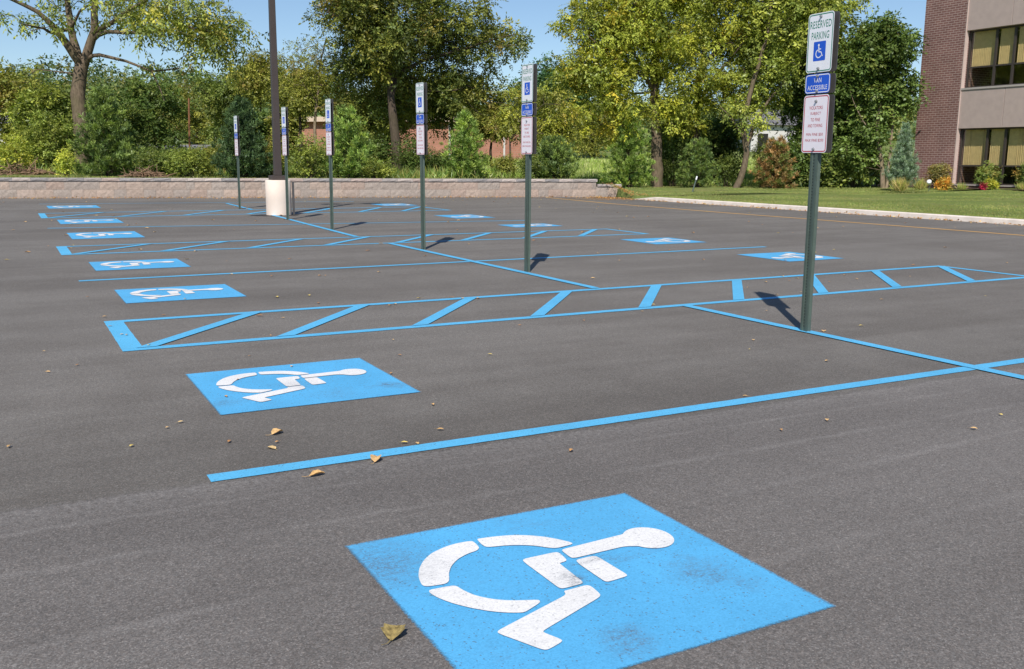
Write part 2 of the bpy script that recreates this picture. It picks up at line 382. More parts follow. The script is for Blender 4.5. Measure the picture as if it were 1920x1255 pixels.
# the car park surface: one sheet, level, tucked under wall and kerb
mb = MB(); e1 = wall_pt(-95) + WN * .1; e2 = wall_pt(15.9) + WN * .1
mb.add([(-95, -80, 0), (15.16, -80, 0), (15.16, 24.2, 0), (e2[0], e2[1], 0), (e1[0], e1[1], 0)], [(0, 1, 2, 3, 4)])
tag(mb.build('car_park', M['asphalt']), kind='structure')

# soil strip where leaves and dirt collect at the end of the wall
def blob(cx, cy, rx, ry, n, seed, rot=0.0):
    r = random.Random(seed); out = []
    for k in range(n):
        a = 2 * math.pi * k / n; q = 1 + r.uniform(-.22, .22); x, y = rx * q * math.cos(a), ry * q * math.sin(a)
        out.append((cx + x * math.cos(rot) - y * math.sin(rot), cy + x * math.sin(rot) + y * math.cos(rot)))
    return out

# kerb: pieces with joints, first one ramps down
mb = MB(); prof = [(15.04, 0), (15.24, 0), (15.24, .13), (15.085, .13), (15.055, .11)]
y = 22.9; pieces = []
while y > -60: pieces.append((max(-60, y - 3.0), y - .008)); y -= 3.0
for a, b in pieces: mb.prism([(px, pz) for px, pz in prof], a, b, 'y')
vs = [(15.02, 24.3, .0), (15.26, 24.3, .0), (15.24, 22.9, .13), (15.07, 22.9, .13), (15.04, 22.9, 0), (15.24, 22.9, 0)]
mb.add(vs, [(0, 1, 2, 3), (0, 3, 4), (1, 5, 2), (0, 4, 5, 1)])
tag(mb.build('kerb', M['kerb']), 'long pale concrete kerb along the lawn edge with a ramped end', 'kerb')

def wall_blocks():
    r = np.random.default_rng(3); V = []; F = []; Cc = []
    pal = [(.415, .318, .262), (.40, .32, .268), (.385, .325, .28), (.425, .335, .275), (.375, .315, .272)]
    def blk(s0, s1, z0, z1, front, back, col, sub=5):
        """split-face block: a front grid with rough relief, plain back/top/ends"""
        nx, nz = sub, 3; n0 = len(V)
        for j in range(nz + 1):
            for i in range(nx + 1):
                s = s0 + (s1 - s0) * i / nx; z = z0 + (z1 - z0) * j / nz
                inner = 0 < i < nx and 0 < j < nz
                o = front + (r.uniform(.004, .020) if inner else r.uniform(-.002, .003))
                V.append((s, -o, z))
        for j in range(nz):
            for i in range(nx):
                a = n0 + j * (nx + 1) + i; F.append((a, a + 1, a + nx + 2, a + nx + 1))
        n1 = len(V)
        for s, z in ((s0, z0), (s1, z0), (s1, z1), (s0, z1)): V.append((s, back, z))
        bl, br, tl, tr = n0, n0 + nx, n0 + nz * (nx + 1), n0 + nz * (nx + 1) + nx
        F.append(tuple([tl + i for i in range(nx + 1)]) + (n1 + 2, n1 + 3))
        F.append((br,) + (n1 + 1, n1 + 2) + tuple(tr - j * (nx + 1) for j in range(nz))[:nz])
        F.append((n1, bl) + tuple(bl + j * (nx + 1) for j in range(1, nz + 1)) + (n1 + 3,))
        F.append((n1 + 1, n1, n1 + 3, n1 + 2)[::1])
        c = np.array(col) * r.uniform(.92, 1.08); Cc.extend([c] * (len(V) - n0))
    L0 = -42.0; end = (15.0 - -6) * math.hypot(1, .25); end2 = end + 1.03
    for row, (z0, z1) in enumerate(((-.03, .295), (.298, .59))):
        s = L0 + (0 if row % 2 else -.27)
        stop = end
        while s < stop - .02:
            w = .58 * r.choice([1, 1, 1, .98, .5] if row == 1 else [1, 1, 1, 1, .7]); e = min(s + w, stop)
            if stop - e < .12: e = stop
            col = pal[r.integers(len(pal))]; blk(s, e - .004, z0, z1, 0, .26, col); s = e
    for k in range(2): blk(end + k * .5, end + k * .5 + .494, -.03, .395, 0, .26, pal[(k + 2) % 5])
    for (s, stop, z0, z1) in ((L0, end + .04, .593, .70), (end + .05, end2 + .03, .403, .50)):
        while s < stop - .02:
            e = min(s + .58 * r.choice([1, 1, .97]), stop)
            if stop - e < .15: e = stop
            g = r.uniform(.9, 1.1); col = [(.37, .33, .31), (.50, .43, .39), (.44, .35, .31), (.31, .29, .285)][r.integers(4)]
            blk(s, e - .005, z0, z1, .035, .28, tuple(np.array(col) * g), 4); s = e
    return V, F, Cc
V_, F_, C_ = wall_blocks(); base = wall_pt(-6)
Vw = [(base[0] + WD[0] * s + WN[0] * o, base[1] + WD[1] * s + WN[1] * o, z) for s, o, z in V_]
me = bpy.data.meshes.new('retaining_wall'); me.from_pydata(Vw, [], F_); me.materials.append(M['block'])
at = me.color_attributes.new('Col', 'FLOAT_COLOR', 'POINT'); at.data.foreach_set('color', np.column_stack([np.array(C_), np.ones(len(C_))]).ravel()); me.update()
bm = bmesh.new(); bm.from_mesh(me); bmesh.ops.recalc_face_normals(bm, faces=bm.faces); bm.to_mesh(me); bm.free()
tag(link('retaining_wall', me), 'low pinkish split-face block retaining wall with grey cap stones and a stepped end', 'wall')

# ------------------------------------------------------------------ painted markings
def strip(mb, a, b, w, z, mi=0):
    a = np.array(a, float); b = np.array(b, float); d = (b - a) / np.linalg.norm(b - a); n = np.array([-d[1], d[0]]) * w / 2
    L = np.linalg.norm(b - a); k = max(1, int(L / .05)) if L < 30 else 200; r = random.Random(int(a[0] * 97 + b[1] * 31 + 5000))
    lo, hi = [], []
    for i in range(k + 1):                                 # hand-sprayed edges wander by a few millimetres
        q = a + (b - a) * i / k; j1, j2 = 1 + r.uniform(-.025, .025), 1 + r.uniform(-.025, .025)
        lo.append((*(q - n * j1), z)); hi.append((*(q + n * j2), z))
    vs = lo + hi; fs = [(i, i + 1, k + 2 + i, k + 1 + i) for i in range(k)]
    mb.add(vs, fs, mi)
def line(a, b, label, w=.10, z=.004, mat='blue', name='stall_line', cat='parking line', group='blue parking bay lines'):
    mb = MB(); strip(mb, a, b, w, z); return tag(mb.build(name, M[mat]), label, cat, group)

line((-5.17, -1.195), (5.4, -1.195), 'nearest blue bay line running across the front of the lot', w=.105)
line((-5.18, 6.51), (5.40, 6.69), 'blue bay line between the nearest and middle hatched aisles')
line((-5.13, 15.75), (5.06, 14.45), 'blue bay line between the middle and farthest hatched aisles')
line((-4.9, 26.9), (4.6, 25.6), 'farthest faint blue bay line close to the block wall', w=.09)
G2 = 'blue centre line stretches under the sign posts'
for a, b, lb in (((.045, -6.5), (-.01, 1.97), 'blue centre line stretch crossing the nearest bay line and reaching the nearest hatched aisle'),
                 ((-.11, 3.44), (-.14, 9.79), 'blue centre line stretch between the nearest and middle hatched aisles'),
                 ((-.20, 11.33), (.12, 19.2), 'blue centre line stretch between the middle and farthest hatched aisles'),
                 ((.24, 21.5), (.36, 25.5), 'short blue centre line stretch behind the farthest hatched aisle')):
    mb = MB(); strip(mb, a, b, .105, .008); tag(mb.build('centre_line', M['blue']), lb, 'parking line', G2)
mb = MB(); ya = [(12.75, 26.6), (12.15, 21.5), (12.0, 16.0), (12.05, 10.0), (12.1, 4.0), (12.1, -60.0)]
for a, b in zip(ya[:-1], ya[1:]): strip(mb, a, b, .125, .004)
tag(mb.build('edge_line', M['yellow']), 'thin faded yellow edge line running beside the pale kerb', 'road line')

def aisle(y0, y1, x0, x1, starts, dx, label, w=.10, yw=.105):
    root = empty('hatched_aisle', ((x0 + x1) / 2, (y0 + y1) / 2, 0)); c = root.location
    tag(root, label, 'hatched aisle', 'blue hatched access aisles')
    mb = MB(); X0, X1, Y0, Y1 = x0 - c.x, x1 - c.x, y0 - c.y, y1 - c.y
    strip(mb, (X0, Y0), (X1, Y0), yw, .004); strip(mb, (X0, Y1), (X1, Y1), yw, .004)
    strip(mb, (X0 + .075, Y0 + yw / 2), (X0 + .075, Y1 - yw / 2), .15, .004); strip(mb, (X1 - .05, Y0 + yw / 2), (X1 - .05, Y1 - yw / 2), .10, .004)
    mb.build('border', M['blue'], root)
    for s in starts:
        mb = MB(); h = .075
        a0, a1 = s - c.x - h, s - c.x + h; b0, b1 = a0 + dx, a1 + dx; ya, yb = Y0 + yw * .35, Y1 - yw * .35
        mb.add([(a0, ya, .0075), (a1, ya, .0075), (b1, yb, .0075), (b0, yb, .0075)], [(0, 1, 2, 3)]); mb.build('stripe', M['blue'], root)
aisle(2.02, 3.38, -5.19, 5.57, [-5.02, -3.97, -2.81, -1.65, -.45, .74, 1.94, 3.10, 4.40], 1.10, 'nearest blue hatched access aisle, beyond the second nearest wheelchair pad')
aisle(9.86, 11.28, -5.19, 5.30, [-5.0, -3.75, -2.45, -1.2, .05, 1.3, 2.55, 3.75], 1.2, 'middle blue hatched access aisle, behind the third nearest sign post')
aisle(19.35, 21.45, -5.12, 5.35, [-4.95, -3.4, -1.9, -.35, 1.15, 2.65, 3.9], 1.35, 'farthest blue hatched access aisle, just past the concrete lamp base', w=.1, yw=.13)

SYM = dict(
 A=[(-.208,.415),(-.186,.409),(-.190,.345),(-.208,.324),(-.256,.312),(-.305,.286),(-.349,.243),(-.378,.197),(-.402,.139),(-.421,.123),(-.485,.132),(-.497,.150),(-.482,.215),(-.456,.273),(-.415,.332),(-.364,.378),(-.297,.408),(-.251,.416)],
 B=[(-.166,.419),(-.152,.418),(-.098,.411),(-.029,.392),(.023,.362),(.07,.322),(.106,.274),(.132,.227),(.125,.213),(.055,.209),(.035,.222),(.002,.260),(-.038,.290),(-.092,.315),(-.151,.329),(-.168,.337),(-.172,.366)],
 C=[(-.492,.102),(-.482,.106),(-.410,.102),(-.397,.092),(-.392,.059),(-.379,.015),(-.358,-.021),(-.327,-.056),(-.285,-.086),(-.237,-.107),(-.206,-.121),(-.206,-.134),(-.219,-.145),(-.280,-.174),(-.295,-.175),(-.339,-.152),(-.379,-.12),(-.421,-.074),(-.46,-.017),(-.484,.035),(-.496,.082)],
 D=[(.060,.183),(.075,.191),(.323,.206),(.340,.222),(.375,.236),(.407,.238),(.453,.223),(.488,.191),(.502,.144),(.487,.088),(.448,.049),(.401,.035),(.359,.043),(.322,.070),(.305,.100),(.282,.110),(.07,.104),(.057,.112)],
 E=[(.060,.082),(.071,.089),(.13,.091),(.146,.081),(.155,-.093),(.148,-.106),(.067,-.114),(.057,-.104),(.055,.049)],
 F=[(-.106,.172),(-.092,.181),(.033,.181),(.043,.170),(.036,.106),(.026,.095),(-.001,.092),(-.004,.081),(-.009,-.075),(-.019,-.085),(-.095,-.088),(-.104,-.076),(-.108,.144)],
 G=[(-.102,-.104),(-.084,-.104),(-.014,-.100),(-.002,-.114),(-.008,-.182),(-.024,-.197),(-.294,-.306),(-.298,-.316),(-.272,-.376),(-.276,-.389),(-.335,-.41),(-.35,-.405),(-.421,-.257),(-.416,-.245),(-.397,-.236),(-.108,-.131)])
def soften(P, q=.22, n=2):
    for _ in range(n):
        out = []
        for i in range(len(P)):
            a, b = P[i], P[(i + 1) % len(P)]; L = math.hypot(b[0] - a[0], b[1] - a[1]); t = min(q, .012 / max(L, 1e-6)) if L > .055 else q
            out += [(a[0] + (b[0] - a[0]) * t, a[1] + (b[1] - a[1]) * t), (b[0] + (a[0] - b[0]) * t, b[1] + (a[1] - b[1]) * t)]
        P = out
    return P
SYM['D'] = [(.060, .183), (.075, .191), (.318, .206)] + [(.411 + .092 * math.cos(rad(a)), .137 + .102 * math.sin(rad(a))) for a in range(136, -156, -8)] + [(.282, .110), (.07, .104), (.057, .112)]
def sym_mesh():
    mb = MB()
    for pl in map(soften, SYM.values()): mb.add([(a, b, .0085) for a, b in pl], [tuple(range(len(pl)))[::-1]])
    bm = bmesh.new(); 
    o = mb.build('wheelchair_symbol', M['white']); me = o.data; bpy.data.objects.remove(o)
    bm.from_mesh(me); bmesh.ops.triangulate(bm, faces=bm.faces); bmesh.ops.recalc_face_normals(bm, faces=bm.faces)
    if sum(f.normal.z for f in bm.faces) < 0: bmesh.ops.reverse_faces(bm, faces=bm.faces)
    bm.to_mesh(me); bm.free(); return me
SYMM = sym_mesh()
def pad_mesh():
    mb = MB(); n = 40; r = random.Random(4); P = []
    for (ax, ay), (bx, by) in (((-.5, -.5), (.5, -.5)), ((.5, -.5), (.5, .5)), ((.5, .5), (-.5, .5)), ((-.5, .5), (-.5, -.5))):
        for i in range(n):
            t = i / n; P.append((ax + (bx - ax) * t + (r.uniform(-.0012, .0012) if i else 0), ay + (by - ay) * t + (r.uniform(-.0012, .0012) if i else 0), .0042))
    mb.add(P, [tuple(range(len(P)))]); o = mb.build('pad', M['blue_pad']); me = o.data; bpy.data.objects.remove(o); return me
PADM = pad_mesh()
def pad(x0, x1, y0, y1, label, turn=False):
    root = empty('accessible_marking', ((x0 + x1) / 2, (y0 + y1) / 2, 0), math.pi if turn else 0)
    tag(root, label, 'parking marking', 'blue wheelchair pads painted in the bays')
    p = link('pad', PADM, root); p.scale = (x1 - x0, y1 - y0, 1)
    s = link('wheelchair_symbol', SYMM, root); s.scale = ((x1 - x0) / 1.24, (y1 - y0) / 1.19, 1)
    return root
pad(-4.875, -3.625, -3.37, -2.185, 'nearest and largest blue pad with a white wheelchair, at the front edge of the lot')
pad(-4.915, -3.71, -.145, 1.0, 'blue wheelchair pad between the nearest bay line and the nearest hatched aisle')
pad(-4.905, -3.73, 4.445, 5.54, 'blue wheelchair pad on the left just beyond the nearest hatched aisle')
pad(-4.925, -3.765, 7.50, 8.645, 'blue wheelchair pad on the left just before the middle hatched aisle')
pad(-4.875, -3.67, 12.70, 14.30, 'blue wheelchair pad on the left just beyond the middle hatched aisle')
pad(-4.84, -3.565, 16.97, 18.56, 'blue wheelchair pad on the left just before the farthest hatched aisle')
pad(-4.78, -3.43, 23.9, 25.55, 'faint farthest blue wheelchair pad on the left, nearest the block wall')
pad(4.01, 5.12, 4.70, 5.84, 'upside-down blue wheelchair pad partly behind the nearest sign post', True)
pad(3.96, 5.08, 7.80, 8.92, 'upside-down blue wheelchair pad before the right end of the middle hatched aisle', True)
pad(3.70, 4.90, 12.41, 13.30, 'upside-down blue wheelchair pad right of the second nearest sign post, past the middle aisle', True)
pad(3.85, 4.92, 15.70, 17.17, 'upside-down blue wheelchair pad right of the third nearest post, before the farthest aisle', True)
pad(4.45, 5.58, 22.25, 23.66, 'upside-down faint blue wheelchair pad farthest away on the right, near the wall', True)

# ------------------------------------------------------------------ sign posts
def rrect(w, h, r, n=5):
    out = []
    for cx, cy, a0 in ((w / 2 - r, h / 2 - r, 0), (-w / 2 + r, h / 2 - r, 90), (-w / 2 + r, -h / 2 + r, 180), (w / 2 - r, -h / 2 + r, 270)):
        for k in range(n + 1):
            a = rad(a0 + 90 * k / n); out.append((cx + r * math.cos(a), cy + r * math.sin(a)))
    return out
def ring(mb, w, h, r, t, y, mi=0):
    a = rrect(w, h, r); b = rrect(w - 2 * t, h - 2 * t, max(.003, r - t)); n = len(a)
    mb.add([(x, y, z) for x, z in a] + [(x, y, z) for x, z in b], [(i, (i + 1) % n, n + (i + 1) % n, n + i) for i in range(n)], mi)
def plate(name, w, h, mat, parent, y, z, rr=.028):
    mb = MB(); p = rrect(w, h, rr); n = len(p); t = .0025
    mb.add([(x, -t, q) for x, q in p], [tuple(range(n))], 0)
    mb.add([(x, t, q) for x, q in p], [tuple(range(n))[::-1]], 1)
    mb.add([(x, -t, q) for x, q in p] + [(x, t, q) for x, q in p], [(i, n + i, n + (i + 1) % n, (i + 1) % n) for i in range(n)], 1)
    o = mb.build(name, [mat, M['plate']], parent); o.location = (0, y, z); return o
def text_mesh(lines, mat, name, parent, bold=.0):
    """lines: (text, cap height, z centre, width)"""
    for body, hgt, zc, wid in lines:
        mb = MB()
        cu = bpy.data.curves.new('t', 'FONT'); cu.body = body; cu.align_x = 'CENTER'; cu.size = 1.0; cu.offset = bold; cu.resolution_u = 3; cu.space_character = 1.06
        o = bpy.data.objects.new('t', cu); COL.objects.link(o); dg = bpy.context.evaluated_depsgraph_get()
        me = bpy.data.meshes.new_from_object(o.evaluated_get(dg))
        co = np.array([v.co[:] for v in me.vertices]); fs = [tuple(p.vertices) for p in me.polygons]
        x0, x1 = co[:, 0].min(), co[:, 0].max(); y0, y1 = co[:, 1].min(), co[:, 1].max()
        X = (co[:, 0] - (x0 + x1) / 2) / (x1 - x0) * wid; Zz = (co[:, 1] - (y0 + y1) / 2) / (y1 - y0) * hgt + zc
        mb.add(np.column_stack([X, np.full(len(X), -.0034), Zz]), fs)
        bpy.data.objects.remove(o); bpy.data.curves.remove(cu); bpy.data.meshes.remove(me); mb.build(name, mat, parent)
def ribbon(mb, P, w, y, mi):
    P = np.array(P, float); t = np.gradient(P, axis=0); t /= np.linalg.norm(t, axis=1)[:, None]; n = np.column_stack([-t[:, 1], t[:, 0]]) * w / 2
    a, b = P - n, P + n; k = len(P)
    mb.add([(x, y, z) for x, z in a] + [(x, y, z) for x, z in b], [(i, i + 1, k + i + 1, k + i) for i in range(k - 1)], mi)
def bolt(parent, z):
    mb = MB(); n = 8
    ra = [(.009 * math.cos(2 * math.pi * k / n), .009 * math.sin(2 * math.pi * k / n)) for k in range(n)]
    rb = [(.013 * math.cos(2 * math.pi * k / 12), .013 * math.sin(2 * math.pi * k / 12)) for k in range(12)]
    mb.prism(rb, -.0028, -.0055, 'y'); mb.prism(ra, -.0055, -.017, 'y'); o = mb.build('bolt', M['steel'], parent); o.location = (0, 0, z); return o

def make_post():
    root = empty('sign_post', (0, 0, 0)); H = 2.57; W = .285
    mb = MB(); h1 = H - .03                                # two back-to-back U-channels
    prof = [(-.038, -.0225), (-.015, -.0225), (-.013, -.018), (.013, -.018), (.015, -.0225), (.038, -.0225), (.038, -.018), (.026, -.003), (.026, .003), (.038, .018), (.038, .0225), (.015, .0225), (.013, .018), (-.013, .018), (-.015, .0225), (-.038, .0225), (-.038, .018), (-.026, .003), (-.026, -.003), (-.038, -.018)]
    mb.prism(prof, -.05, h1, 'z', 0)
    z = .05
    while z < h1 - .03:                                   # punched holes down the web and flange
        for yy, s in ((-.0187, -1), (.0187, 1)):
            c = [(.0055 * math.cos(2 * math.pi * q / 8), z + .0055 * math.sin(2 * math.pi * q / 8)) for q in range(8)]
            mb.add([(x, yy, zz) for x, zz in c], [tuple(range(8)) if s < 0 else tuple(range(8))[::-1]], 1)
        z += .0254
    mb.build('post', [M['green_post'], M['dark']], root)
    zt = H - .2285
    for nm, h, zc in (('reserved_panel', .457, H - .2285), ('van_plate', .152, H - .457 - .012 - .076), ('fine_panel', .457, H - .457 - .024 - .152 - .2285)):
        face = {'reserved_panel': 'signwhite', 'van_plate': 'signblue', 'fine_panel': 'signpink'}[nm]
        p = plate(nm, W if nm != 'van_plate' else W * .985, h, M[face], root, -.0265, zc)
        mb = MB()
        if nm == 'reserved_panel':
            ring(mb, W - .014, h - .014, .024, .008, -.0031); mb.build('border', M['signgreen'], p)
            text_mesh([('RESERVED', .057, .142, .235), ('PARKING', .057, .056, .195)], M['signgreen'], 'lettering', p, .003)
            mb = MB(); sq = rrect(.135, .150, .008); mb.add([(x, -.0031, zz - .065) for x, zz in sq], [tuple(range(len(sq)))], 0)
            o = -.065; cx = -.003
            hd = [(cx - .007 + .0095 * math.cos(2 * math.pi * q / 14), o + .046 + .0095 * math.sin(2 * math.pi * q / 14)) for q in range(14)]
            mb.add([(x, -.0036, zz) for x, zz in hd], [tuple(range(14))], 1)
            ribbon(mb, [(cx - .007, o + .036), (cx - .004, o + .012), (cx - .002, o - .008)], .0105, -.0036, 1)
            ribbon(mb, [(cx - .004, o + .016), (cx + .020, o + .015)], .0075, -.0036, 1)
            ribbon(mb, [(cx - .003, o - .006), (cx + .012, o - .007), (cx + .022, o - .008), (cx + .028, o - .020), (cx + .033, o - .038), (cx + .043, o - .034)], .0085, -.0036, 1)
            ribbon(mb, [(cx - .004 + .031 * math.cos(rad(a)), o - .019 + .031 * math.sin(rad(a))) for a in range(110, 338, 12)], .0085, -.0036, 1)
            mb.build('access_symbol', [M['signblue'], M['signwhite']], p)
            bolt(p, .200); bolt(p, -.200)
        elif nm == 'van_plate':
            ring(mb, W * .985 - .010, h - .010, .025, .007, -.0031); mb.build('border', M['signwhite'], p)
            text_mesh([('VAN', .037, .026, .085), ('ACCESSIBLE', .037, -.030, .220)], M['signwhite'], 'lettering', p, .004)
            bolt(p, .058); bolt(p, -.060)
        else:
            ring(mb, W - .014, h - .014, .024, .008, -.0031); mb.build('border', M['signred'], p)
            text_mesh([('VIOLATORS', .026, .128, .150), ('SUBJECT', .026, .081, .118), ('TO FINE', .026, .034, .105), ('AND TOWING', .026, -.013, .165), ('MIN FINE $50', .025, -.084, .190), ('MAX FINE $200', .025, -.131, .208)], M['signred'], 'lettering', p, 0)
            bolt(p, .178); bolt(p, -.200)
        bk = plate('back_panel', W if nm != 'van_plate' else W * .985, h, M['signwhite'], root, .0265, zc); bk.rotation_euler = (0, 0, math.pi)
    return root
sp = make_post()
POSTS = [(.0, .39, 'nearest and tallest looking green sign post, standing on the blue centre line at right', -3.0, 0.25),
         (-.02, 5.19, 'second nearest green sign post, beyond the nearest hatched aisle', 0.5, -.1),
         (-.03, 8.58, 'third nearest green sign post, its shadow falling on the middle hatched aisle', 2.5, .2),
         (-.04, 13.30, 'fourth nearest green sign post, first one right of the concrete lamp base', 4.0, -.2),
         (-.02, 16.76, 'fifth nearest green sign post, standing right against the concrete lamp base', 4.5, -.3),
         (.02, 22.03, 'farthest green sign post, left of the lamp and nearest the wall', 5.0, -.3)]
for i, (x, y, lb, tw, tilt) in enumerate(POSTS):
    o = sp if i == 0 else copy_tree(sp)
    o.location = (x, y, 0); o.rotation_euler = (rad(tilt), 0, rad(-90 + tw)); tag(o, lb, 'sign post', 'green posts with stacked reserved parking signs')

# ------------------------------------------------------------------ lamp
lr = empty('lamp_post', (.30, 18.80, 0)); tag(lr, 'tall brown square lamp post on a round pale concrete base', 'lamp post')
mb = MB(); pr = [(.315, -.02)]; z = 0
pr += [(.315, .4)]
pr += [(.315, .858), (.300, .875), (.0, .876)]
mb.lathe([q for q in pr if q[0] > 0] + [(.01, .876)], n=40); mb.build('concrete_base', M['concrete'], lr)
mb = MB(); mb.box(-.19, .19, -.19, .19, .877, .99); mb.build('base_cover', M['brown'], lr, .01)
mb = MB(); a, b = .088, .062; vs = [(-a, -a, .992), (a, -a, .992), (a, a, .992), (-a, a, .992), (-b, -b, 7.0), (b, -b, 7.0), (b, b, 7.0), (-b, b, 7.0)]
mb.add(vs, [(0, 3, 2, 1), (4, 5, 6, 7), (0, 1, 5, 4), (1, 2, 6, 5), (2, 3, 7, 6), (3, 0, 4, 7)]); pl = mb.build('pole', M['brown'], lr, .006); pl.rotation_euler = (0, rad(.15), 0)
for s in (-1, 1):
    mb = MB(); mb.box(min(s * .064, s * .40), max(s * .064, s * .40), -.03, .03, 6.86, 6.92); mb.build('arm', M['brown'], lr)
    mb = MB(); mb.box(min(s * .401, s * .95), max(s * .401, s * .95), -.21, .21, 6.82, 7.0); mb.build('lamp_head', M['brown'], lr, .02)
mb = MB(); mb.box(-.022, .022, -.03, .03, 0, .84); mb.build('conduit_box', M['plate'], lr, .004).location = (.335, -.175, 0)
mb = MB(); P = blob(.12, 18.62, .62, .42, 26, 8); mb.add([(x, y, .003) for x, y in P], [tuple(range(26))])
tag(mb.build('tar_patch', M['patch']), 'dark tar patch in the asphalt around the concrete lamp base', 'tar patch')

# ------------------------------------------------------------------ building
def building():
    root = empty('office_building', (34, 25, 0)); tag(root, 'brown brick office building with taupe panels and ribbon windows, at the right edge', 'building')
    R0 = Vector((34, 25, 0))
    def put(mb, name, mat, bevel=0, par=None):
        mb.v = [(x - 34, y - 25, z) for x, y, z in mb.v]; return mb.build(name, mat, par or root, bevel)
    mb = MB(); mb.box(34.0, 37.5, 24.93, 27.25, 0, 12.6); mb.box(37.5, 52, 10.0, 27.2, 0, 12.5); put(mb, 'brick_wall', M['brick'])
    mb = MB(); mb.box(33.985, 34.20, 24.912, 24.948, .47, 12.4); put(mb, 'pier_reveal', M['reveal'])  # added pale strip; its colour stands in for sun on the pier reveal
    mb = MB(); mb.box(34.10, 37.49, 12.0, 24.911, .05, .40); put(mb, 'brick_plinth', M['brick'])
    mb = MB(); mb.box(33.99, 34.55, 12.0, 24.911, .402, .46); put(mb, 'window_sill', M['ledge'])
    mb = MB(); mb.box(33.99, 34.55, 12.0, 24.911, 4.785, 4.87); put(mb, 'window_sill', M['ledge'])
    mb = MB(); mb.box(33.99, 34.55, 12.0, 24.911, 9.16, 9.245); put(mb, 'window_sill', M['ledge'])
    mb = MB()
    for z0, z1 in ((.05, 3.04), (4.8, 7.44), (9.2, 11.8)): mb.box(36.0, 37.48, 12.02, 24.9, z0, z1)
    put(mb, 'inner_wall', M['inside'])
    mb = MB()
    for z in (.42, 3.1, 4.8, 7.5): mb.box(34.56, 35.99, 12.02, 24.9, z, z + .05)
    put(mb, 'floor_slab', M['inside'])
    for z0, z1 in ((3.03, 4.78), (7.45, 9.155), (11.75, 12.6)):
        y = 24.909
        for w in (2.23, 2.23, 2.23, 2.23, 2.23, 1.6):
            mb = MB(); mb.box(34.03, 34.5, y - w + .018, y, z0, z1); put(mb, 'spandrel_panel', M['panel'], .006); y -= w
        mb = MB(); mb.box(34.06, 34.45, 12.1, 24.9, z0 + .01, z1 - .01); put(mb, 'panel_joint', M['joint'])
    for z0, z1, zt in ((.462, 3.028, 1.32), (4.872, 7.448, 5.80), (9.247, 11.748, 10.2)):
        y = 24.91; k = 0
        while y > 13.0:
            w = (1.36, .90, 1.36, .90, 1.36, .90)[k % 6]; k += 1; y1 = y - w
            mb = MB(); t = .075; f0, f1 = 34.27, 34.36
            mb.box(f0, f1, y - t, y - .001, z0, z1); mb.box(f0, f1, y1, y1 + t * .45, z0, z1)
            mb.box(f0 + .002, f1, y1 + t * .45, y - t, z0, z0 + .06); mb.box(f0 + .002, f1, y1 + t * .45, y - t, z1 - .06, z1); mb.box(f0 + .002, f1, y1 + t * .45, y - t, zt - .035, zt + .035)
            wdw = put(mb, 'window', M['bronze'])
            for a, b in ((z0 + .06, zt - .035), (zt + .035, z1 - .06)):
                mb = MB(); mb.box(34.315, 34.321, y1 + t * .45, y - t, a, b); put(mb, 'glass_pane', M['glass'], par=wdw)
            mb = MB(); r = random.Random(k * 7 + int(z0)); yy = y - t - .05; n = 0
            while yy > y1 + .03:
                g = r.uniform(.30, .5) if r.random() > .08 else .9
                c, s = math.cos(g) * .037, math.sin(g) * .037
                mb.add([(34.47 + s, yy - c, zt + .02), (34.47 - s, yy + c, zt + .02), (34.47 - s, yy + c, z1 - .05), (34.47 + s, yy - c, z1 - .05),
                        (34.473 + s, yy - c, zt + .02), (34.473 - s, yy + c, zt + .02), (34.473 - s, yy + c, z1 - .05), (34.473 + s, yy - c, z1 - .05)],
                       [(0, 1, 2, 3), (5, 4, 7, 6), (0, 3, 7, 4), (1, 5, 6, 2), (0, 4, 5, 1), (3, 2, 6, 7)])
                yy -= .088
            put(mb, 'blinds', M['blind'], par=wdw); y = y1
    mb = MB(); mb.box(33.95, 52.1, 9.9, 27.3, 12.61, 12.75); put(mb, 'coping', M['bronze'])
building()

# ------------------------------------------------------------------ far buildings
def far_brick():
    a = PT(470, 280, 76); b = PT(985, 280, 72); a = a[:2]; b = b[:2]; d = (b - a) / np.linalg.norm(b - a); L = np.linalg.norm(b - a)
    root = empty('brick_building', (a[0], a[1], 0), math.atan2(d[1], d[0])); tag(root, 'long low red brick building with a pale roof behind the dark trees', 'building')
    z0 = 1.2; zt = 4.55
    mb = MB(); mb.box(0, L, 0, 9, z0, zt); mb.build('wall', M['brick_far'], root)
    mb = MB(); mb.add([(-.4, -.5, zt + .1), (L + .4, -.5, zt + .1), (L + .4, 5, zt + .3), (-.4, 5, zt + .3), (L + .4, 9.5, zt + .1), (-.4, 9.5, zt + .1)], [(0, 1, 2, 3), (3, 2, 4, 5), (1, 4, 2), (0, 3, 5), (0, 5, 4, 1)])
    mb.box(-.4, L + .4, -.52, -.42, zt - .25, zt + .12); mb.build('roof', M['roof_pale'], root)
    x = 1.5
    while x < L - 1.5:
        mb = MB(); mb.box(x + 2.0, x + 2.14, -.08, -.003, z0, zt - .26); mb.build('downpipe', M['siding'], root); x += 4.3
far_brick()
